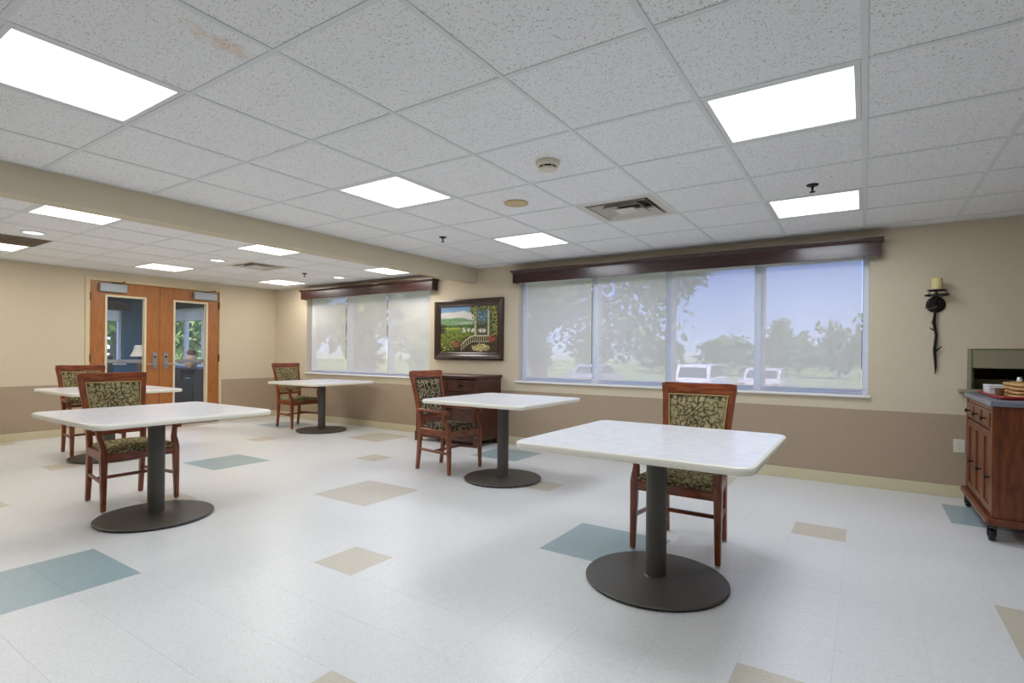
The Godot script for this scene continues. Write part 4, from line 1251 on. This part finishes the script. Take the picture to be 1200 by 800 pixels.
# ------------------------------------------------------------------ the lounge behind the double doors
func build_lounge() -> void:
	var xl := -13.2
	var z1 := 5.2
	var fl := setting("floor", "dark floor of the lounge behind the doors", "floor")
	obj("carpet", bx(xl - 0.15, XD - 0.15, -0.2, 0.0, -0.17, z1 + 0.15), M.dark_wood, fl)
	var cl := setting("ceiling", "pale ceiling of the lounge behind the doors", "ceiling")
	obj("ceiling_board", bx(xl - 0.15, XD - 0.15, 2.25, 2.4, -0.17, z1 + 0.15), M.cream_plastic, cl)
	var w := setting("wall_lounge", "teal walls of the lounge behind the doors", "wall")
	obj("window_side", holed(xl - 0.15, XD - 0.15, 0.0, 2.25, [[-12.75, -10.3, 0.8, 2.05]], "z", -0.17, 0.0), M.teal, w)
	obj("end_side", holed(0.0, z1, 0.0, 2.25, [[0.66, 2.4, 0.85, 2.05]], "x", xl - 0.15, xl), M.teal, w)
	obj("inner_side", bx(xl - 0.15, XD - 0.15, 0.0, 2.25, z1, z1 + 0.15), M.teal, w)
	var a := setting("window_4", "lounge window over the dark cabinet", "window")
	var fr := mb()
	for x in [-12.75, -12.16, -11.44, -10.8, -10.35]: fr.box(Vector3(x, 0.8, -0.15), Vector3(x + 0.075, 2.05, -0.08), 0.004)
	fr.box(Vector3(-12.75, 0.8, -0.15), Vector3(-10.3, 0.85, -0.08), 0.004)
	obj("frame", fr, M.window_frame, a)
	obj("pane", bx(-12.7, -10.32, 0.82, 2.05, -0.12, -0.116), M.glass, a)
	var b := setting("window_5", "lounge window in the end wall", "window")
	var f2 := mb()
	for z in [0.66, 1.5, 2.34]: f2.box(Vector3(xl - 0.13, 0.85, z), Vector3(xl - 0.06, 2.05, z + 0.06), 0.004)
	f2.box(Vector3(xl - 0.13, 0.85, 0.66), Vector3(xl - 0.06, 0.9, 2.4), 0.004)
	obj("frame", f2, M.window_frame, b)
	obj("pane", bx(xl - 0.1, xl - 0.096, 0.86, 2.05, 0.68, 2.38), M.glass, b)
	obj("window_sill", bx(xl - 0.06, xl + 0.05, 0.82, 0.85, 0.6, 2.44, 0.004), M.sill, b)
	var s1 := thing("half_shade", "white half-drawn shade of the lounge window over the cabinet", "roller shade", Vector3(-11.52, 1.77, -0.06))
	obj("shade_cloth", bx(-1.2, 1.2, 0.0, 0.26, -0.001, 0.001), M.half_shade, s1)
	obj("hem_bar", bx(-1.2, 1.2, -0.012, 0.002, -0.005, 0.005, 0.002), M.hem, s1)
	var s2 := thing("half_shade", "white half-drawn shade of the lounge end window", "roller shade", Vector3(xl - 0.04, 1.75, 1.53))
	obj("shade_cloth", bx(-0.001, 0.001, 0.0, 0.28, -0.83, 0.83), M.half_shade, s2)
	obj("hem_bar", bx(-0.005, 0.005, -0.012, 0.002, -0.83, 0.83, 0.002), M.hem, s2)
	var v1 := thing("lounge_valance", "dark valance over the lounge window behind the cabinet", "valance", Vector3(-11.52, 2.0, 0.0))
	obj("fascia", bx(-1.3, 1.3, 0.0, 0.16, 0.001, 0.12, 0.004), M.valance, v1)
	obj("crown", bx(-1.32, 1.32, 0.16, 0.18, 0.001, 0.14, 0.006), M.valance, v1)
	var v2 := thing("lounge_valance", "dark valance over the lounge end window", "valance", Vector3(xl, 1.97, 1.53))
	obj("fascia", bx(0.001, 0.12, 0.0, 0.16, -0.97, 0.97, 0.004), M.valance, v2)
	obj("crown", bx(0.001, 0.14, 0.16, 0.18, -0.99, 0.99, 0.006), M.valance, v2)
	# cabinet with a dark appliance in its open bay
	var c := thing("media_cabinet", "dark wood cabinet under the lounge window", "cabinet", Vector3(-10.9, 0, 0.0))
	var cb := mb()
	cb.box(Vector3(-0.9, 0.0, 0.02), Vector3(-0.26, 0.77, 0.45), 0.003)
	cb.box(Vector3(0.27, 0.0, 0.02), Vector3(0.95, 0.77, 0.45), 0.003)
	cb.box(Vector3(-0.26, 0.0, 0.02), Vector3(0.27, 0.06, 0.45))
	cb.box(Vector3(-0.26, 0.0, 0.02), Vector3(0.27, 0.77, 0.04))
	obj("carcass", cb, M.dark_wood, c)
	obj("top", bx(-0.93, 0.98, 0.77, 0.8, 0.01, 0.48, 0.004), M.dark_wood, c)
	for k in 4:
		var dw := obj("drawer", bx(0.29, 0.93, 0.06 + k * 0.175, 0.22 + k * 0.175, 0.45, 0.465, 0.003), M.dark_wood, c)
		obj("knob", mb().lathe([Vector2(0.006, 0.0), Vector2(0.014, 0.018), Vector2(0.0, 0.022)], Vector3(0.61, 0.14 + k * 0.175, 0.465), 12, Vector3.BACK), M.brass_dark, dw)
	var ap := thing("small_fridge", "small black appliance in the bay of the dark cabinet", "appliance", Vector3(-10.9, 0.06, 0.0))
	obj("body", bx(-0.23, 0.24, 0.0, 0.6, 0.05, 0.43, 0.006), M.black, ap)
	obj("door", bx(-0.225, 0.235, 0.01, 0.48, 0.43, 0.455, 0.008), M.black, ap)
	obj("display_strip", bx(-0.1, 0.1, 0.53, 0.56, 0.43, 0.434), M.steel, ap)
	var orn := thing("ornament", "tan rounded ornament with a brown top on the lounge cabinet", "ornament", Vector3(-11.17, 0.8, 0.24))
	obj("body", mb().lathe([Vector2(0.0, 0.0), Vector2(0.07, 0.0), Vector2(0.115, 0.07), Vector2(0.12, 0.14), Vector2(0.09, 0.21), Vector2(0.055, 0.25)], Vector3.ZERO, 20), M.tan, orn)
	obj("crest", mb().lathe([Vector2(0.055, 0.245), Vector2(0.085, 0.28), Vector2(0.08, 0.32), Vector2(0.04, 0.355), Vector2(0.0, 0.365)], Vector3.ZERO, 16), M.brown, orn)
	var tb := thing("lamp_table", "dark wood table under the white lamp", "table", Vector3(-12.2, 0, 0.72))
	obj("top", bx(-0.28, 0.28, 0.62, 0.65, -0.3, 0.3, 0.004), M.dark_wood, tb)
	for sx in [-1, 1]:
		for sz in [-1, 1]: obj("leg", bx(sx * 0.25 - 0.02, sx * 0.25 + 0.02, 0, 0.62, sz * 0.27 - 0.02, sz * 0.27 + 0.02, 0.003), M.dark_wood, tb)
	obj("shelf", bx(-0.25, 0.25, 0.15, 0.17, -0.27, 0.27), M.dark_wood, tb)
	var lm := thing("table_lamp", "table lamp with a white shade in the lounge", "lamp", Vector3(-12.2, 0.65, 0.735))
	obj("lamp_base", mb().lathe([Vector2(0.0, 0.0), Vector2(0.07, 0.0), Vector2(0.07, 0.015), Vector2(0.02, 0.04), Vector2(0.04, 0.12), Vector2(0.05, 0.2), Vector2(0.02, 0.28), Vector2(0.01, 0.4), Vector2(0.01, 0.5)], Vector3.ZERO, 20), M.brown, lm)
	obj("lamp_shade", mb().lathe([Vector2(0.165, 0.36), Vector2(0.12, 0.45), Vector2(0.085, 0.585), Vector2(0.083, 0.585), Vector2(0.118, 0.45), Vector2(0.163, 0.36)], Vector3.ZERO, 24), M.lamp_shade, lm)
	var ch := thing("lounge_chair", "dark high-backed chair in the lounge", "chair", Vector3(-11.5, 0, 1.75), -0.3)
	obj("seat", bx(-0.25, 0.25, 0.38, 0.46, -0.25, 0.25, 0.03), M.black, ch)
	obj("backrest", bx(-0.25, 0.25, 0.46, 1.04, -0.27, -0.2, 0.03), M.black, ch)
	for sx in [-1, 1]:
		for sz in [-1, 1]: obj("leg", bx(sx * 0.22 - 0.02, sx * 0.22 + 0.02, 0, 0.38, sz * 0.22 - 0.02, sz * 0.22 + 0.02, 0.003), M.dark_wood, ch)
	ceiling_light(-10.6, 2.5, 0.6, 1.2, 2.237, "lit ceiling panel of the lounge behind the doors", 7.0, Color(0.95, 0.97, 1.0))

# ------------------------------------------------------------------ outdoors
func tree(at: Vector3, h: float, crown: Vector3, cy: float, leaves: int, leaf: float, tone: Color, label: String, called := "tree", group := "", clumps := 30) -> void:
	var t := thing(called, label, "tree", at, 0.0, group)
	obj("trunk", mb().tube([Vector3(0, 0, 0), Vector3(0.05, h * 0.25, 0.03), Vector3(-0.04, h * 0.5, 0.0), Vector3(0, h * 0.75, 0)], [h * 0.035, h * 0.028, h * 0.02, h * 0.008], 10), M.bark, t)
	var b := mb()
	b.colored = true
	var br := mb()
	var blobs := []
	for k in clumps:
		var d := Vector3(rng.randfn(), rng.randfn() * 0.9, rng.randfn()).normalized() * pow(rng.randf(), 0.45) * 0.82
		blobs.append([Vector3(d.x * crown.x, cy + d.y * crown.y, d.z * crown.z), rng.randf_range(0.2, 0.36) * sqrt(30.0 / clumps) * 1.05])
	for k in blobs.size():
		if k % 3 == 0: br.tube([Vector3(0, h * rng.randf_range(0.3, 0.6), 0), blobs[k][0] * Vector3(0.55, 1, 0.55) - Vector3(0, crown.y * 0.12, 0), blobs[k][0]], [h * 0.012, h * 0.007, h * 0.003], 6)
	for i in leaves:
		var q: Array = blobs[i % blobs.size()]
		var d: Vector3 = Vector3(rng.randfn(), rng.randfn(), rng.randfn()).normalized() * pow(rng.randf(), 0.4) * q[1]
		var p: Vector3 = q[0] + d * crown
		var a := Vector3(rng.randfn(), rng.randfn() - 0.5, rng.randfn()).normalized()
		var c := a.cross(Vector3(rng.randfn(), rng.randfn(), rng.randfn())).normalized()
		var s := leaf * rng.randf_range(0.7, 1.3)
		var nn := a.cross(c)
		var sh := rng.randf_range(0.7, 1.3)
		b.tint = Color(tone.r * sh, tone.g * sh, tone.b * sh)
		b.quad(p, p + a * s * 0.5 + c * s * 0.32, p + a * s, p + a * s * 0.5 - c * s * 0.32, nn)
	obj("branches", br, M.bark, t)
	obj("foliage", b, M.leaf, t)

func car(at: Vector3, turn: float, paint: Material, suv: bool, label: String) -> void:
	# length along z, the tail towards +z
	var t := thing("parked_car", label, "car", at, turn, "cars parked outside")
	var body: Array
	var glass: Array
	if suv:
		body = [Vector2(2.25, 0.35), Vector2(2.28, 0.8), Vector2(2.2, 1.0), Vector2(-1.2, 1.02), Vector2(-2.15, 0.9), Vector2(-2.25, 0.6), Vector2(-2.2, 0.35)]
		glass = [Vector2(2.2, 1.0), Vector2(1.92, 1.62), Vector2(1.7, 1.68), Vector2(-0.3, 1.7), Vector2(-0.55, 1.64), Vector2(-1.2, 1.02)]
	else:
		body = [Vector2(2.2, 0.3), Vector2(2.24, 0.75), Vector2(2.1, 0.98), Vector2(1.4, 1.04), Vector2(-1.0, 1.0), Vector2(-2.05, 0.82), Vector2(-2.2, 0.55), Vector2(-2.15, 0.3)]
		glass = [Vector2(1.55, 1.03), Vector2(0.9, 1.5), Vector2(0.6, 1.56), Vector2(-0.2, 1.55), Vector2(-0.4, 1.5), Vector2(-1.05, 1.0)]
	var hw := 0.88
	obj("body", mb().prism(body, Vector3.BACK, Vector3.UP, Vector3.RIGHT, Vector3.ZERO, -hw, hw), paint, t)
	obj("cabin", mb().prism(glass, Vector3.BACK, Vector3.UP, Vector3.RIGHT, Vector3.ZERO, -hw + 0.1, hw - 0.1), paint, t)
	var c := Vector2.ZERO
	for p in glass: c += p / glass.size()
	var inner := []
	for p in glass: inner.append(c + (p - c) * Vector2(0.86, 0.78))
	for s in [-1.0, 1.0]:
		var x: float = s * (hw - 0.1)
		obj("side_window", mb().prism(inner, Vector3.BACK, Vector3.UP, Vector3.RIGHT, Vector3.ZERO, minf(x, x + s * 0.012), maxf(x, x + s * 0.012)), M.car_glass, t)
		obj("tail_light", bx(s * 0.7 - 0.12, s * 0.7 + 0.12, 0.72, 0.9, 2.2 if suv else 2.16, 2.3 if suv else 2.26, 0.02), M.tail, t)
		for z in [-1.4, 1.35]:
			var wh := obj("wheel", mb().lathe([Vector2(0.0, -0.11), Vector2(0.3, -0.11), Vector2(0.34, -0.07), Vector2(0.34, 0.07), Vector2(0.3, 0.11), Vector2(0.0, 0.11)], Vector3(s * 0.8, 0.34, z), 24, Vector3.RIGHT), M.tyre, t)
			obj("hub_cap", mb().lathe([Vector2(0.2, 0.0), Vector2(0.18, 0.015), Vector2(0.0, 0.02)], Vector3(s * 0.911, 0.34, z), 16, Vector3(s, 0, 0)), M.steel, wh)
	var g0: Vector2 = glass[0]
	var g1: Vector2 = glass[1]
	var e := (g1 - g0).normalized()
	var nn := Vector2(-e.y, e.x) if Vector2(-e.y, e.x).x > 0 else Vector2(e.y, -e.x)
	var rw := mb()
	var p0 := g0.lerp(g1, 0.12) + nn * 0.008
	var p1 := g0.lerp(g1, 0.88) + nn * 0.008
	rw.quad(Vector3(-0.68, p0.y, p0.x), Vector3(0.68, p0.y, p0.x), Vector3(0.62, p1.y, p1.x), Vector3(-0.62, p1.y, p1.x), Vector3(0, nn.y, nn.x))
	obj("rear_window", rw, M.car_glass, t)
	obj("bumper", bx(-hw + 0.02, hw - 0.02, 0.36, 0.56, 2.2 if suv else 2.16, 2.34 if suv else 2.3, 0.04), paint, t)

func build_outdoors() -> void:
	var gy := -1.0
	var g := setting("ground", "lawn and fields outside the windows", "lawn")
	obj("lawn", bx(-140, 120, gy - 0.3, gy, -160, -0.2), M.grass, g)
	obj("lawn_by_lounge", bx(-140, -13.4, gy - 0.3, gy, -0.2, 60), M.grass, g)
	var pk := setting("parking_lot", "pale asphalt parking lot outside the wide window", "parking lot")
	obj("asphalt", bx(-34, 14, gy, gy + 0.01, -27, -14), M.asphalt, pk)
	rng.seed = 77
	var green := Color(0.15, 0.23, 0.08)
	tree(Vector3(-7.7, gy, -7.4), 8.0, Vector3(6.0, 3.9, 3.4), 4.7, 19000, 0.18, green, "leafy tree close outside the wide window", "shade_tree", "", 110)
	tree(Vector3(0.7, gy, -22), 5.4, Vector3(2.4, 1.8, 2.0), 3.0, 3200, 0.28, green, "broad tree outside, beyond the shade nearest the sconce", "broad_tree")
	tree(Vector3(-4.0, gy, -30), 5.2, Vector3(1.3, 1.8, 1.3), 2.9, 2400, 0.26, green, "round tree standing in the field outside the wide window", "round_tree")
	for k in 13:
		var x := -45.0 + k * 4.3 + rng.randf_range(-0.5, 0.5)
		tree(Vector3(x, gy, -55.0 - 8.0 * (k % 2)), 4.4 + rng.randf_range(-0.8, 1.0), Vector3(2.7, 2.1, 2.2), 2.5, 460, 0.75, green, "tree in the distant row at the edge of the field", "distant_tree", "distant row of trees")
	for k in 6:
		tree(Vector3(-18.5 - k * 3.3, gy, -17.0 - 7.0 * (k % 2)), 8.0 + rng.randf_range(-1, 1), Vector3(2.8, 3.3, 2.6), 3.9, 1000, 0.5, green, "dense tree outside the smaller window", "dense_tree", "dense trees outside the smaller window")
	for q in [Vector2(-29.2, -8.4), Vector2(-37.0, -13.0)]:
		tree(Vector3(q.x, gy, q.y), 8.5, Vector3(2.8, 3.8, 2.6), 4.2, 1800, 0.36, green, "green tree outside the lounge window over the cabinet", "garden_tree", "trees outside the lounge window")
	tree(Vector3(-22.5, gy, -2.7), 8.0, Vector3(2.3, 3.6, 2.4), 4.0, 1800, 0.36, green, "green tree outside the lounge end window", "end_tree")
	car(Vector3(-6.85, gy + 0.01, -22.5), 0.0, M.car_white, true, "white parked car with an upright tailgate outside the wide window")
	car(Vector3(-4.05, gy + 0.01, -23.2), 0.0, M.car_silver, false, "pale low parked car beside the upright white one")
	car(Vector3(-12.8, gy + 0.01, -22.6), 0.0, M.car_grey, false, "grey parked car beyond the leafy tree")

# ------------------------------------------------------------------ everything
const E_MAIN := 1.0
const E_FAR := 0.7

func _ready() -> void:
	var cam := Camera3D.new()
	cam.name = "camera"
	cam.projection = Camera3D.PROJECTION_FRUSTUM
	cam.near = 0.05; cam.far = 400.0
	cam.size = 2.0 * cam.near * 400.0 / FOCAL
	cam.frustum_offset = Vector2(0, 14.3 / FOCAL * cam.near)
	cam.position = CAM
	cam.basis = Basis(Vector3.UP, 0.5814) * Basis(Vector3.BACK, 0.0096)
	add_child(cam)
	cam.current = true
	var env := Environment.new()
	env.background_mode = Environment.BG_SKY
	var sky := Sky.new()
	var air := ProceduralSkyMaterial.new()
	air.sky_top_color = c8(56, 106, 218)
	air.sky_horizon_color = c8(172, 188, 222)
	air.sky_curve = 0.1
	air.sky_energy_multiplier = 1.0
	air.ground_horizon_color = c8(180, 184, 176)
	air.ground_bottom_color = c8(120, 124, 104)
	sky.sky_material = air
	env.sky = sky
	env.background_energy_multiplier = 2.3
	env.tonemap_mode = Environment.TONE_MAPPER_LINEAR
	env.tonemap_exposure = 1.34
	env.sdfgi_enabled = true; env.ssao_enabled = true; env.ssil_enabled = true
	var we := WorldEnvironment.new()
	we.environment = env
	add_child(we)
	var sun := DirectionalLight3D.new()
	sun.name = "sun"
	sun.light_energy = 2.4
	sun.light_color = Color(1.0, 0.96, 0.9)
	sun.light_angular_distance = 1.5
	sun.shadow_enabled = true
	add_child(sun)
	sun.look_at_from_position(Vector3(6, 14, 10), Vector3.ZERO)
	make_materials()
	build_floor()
	build_walls()
	build_ceilings()
	build_windows()
	build_doors()
	build_lounge()
	build_outdoors()
	build_furniture()
	build_wall_things()
	build_ceiling_fittings()
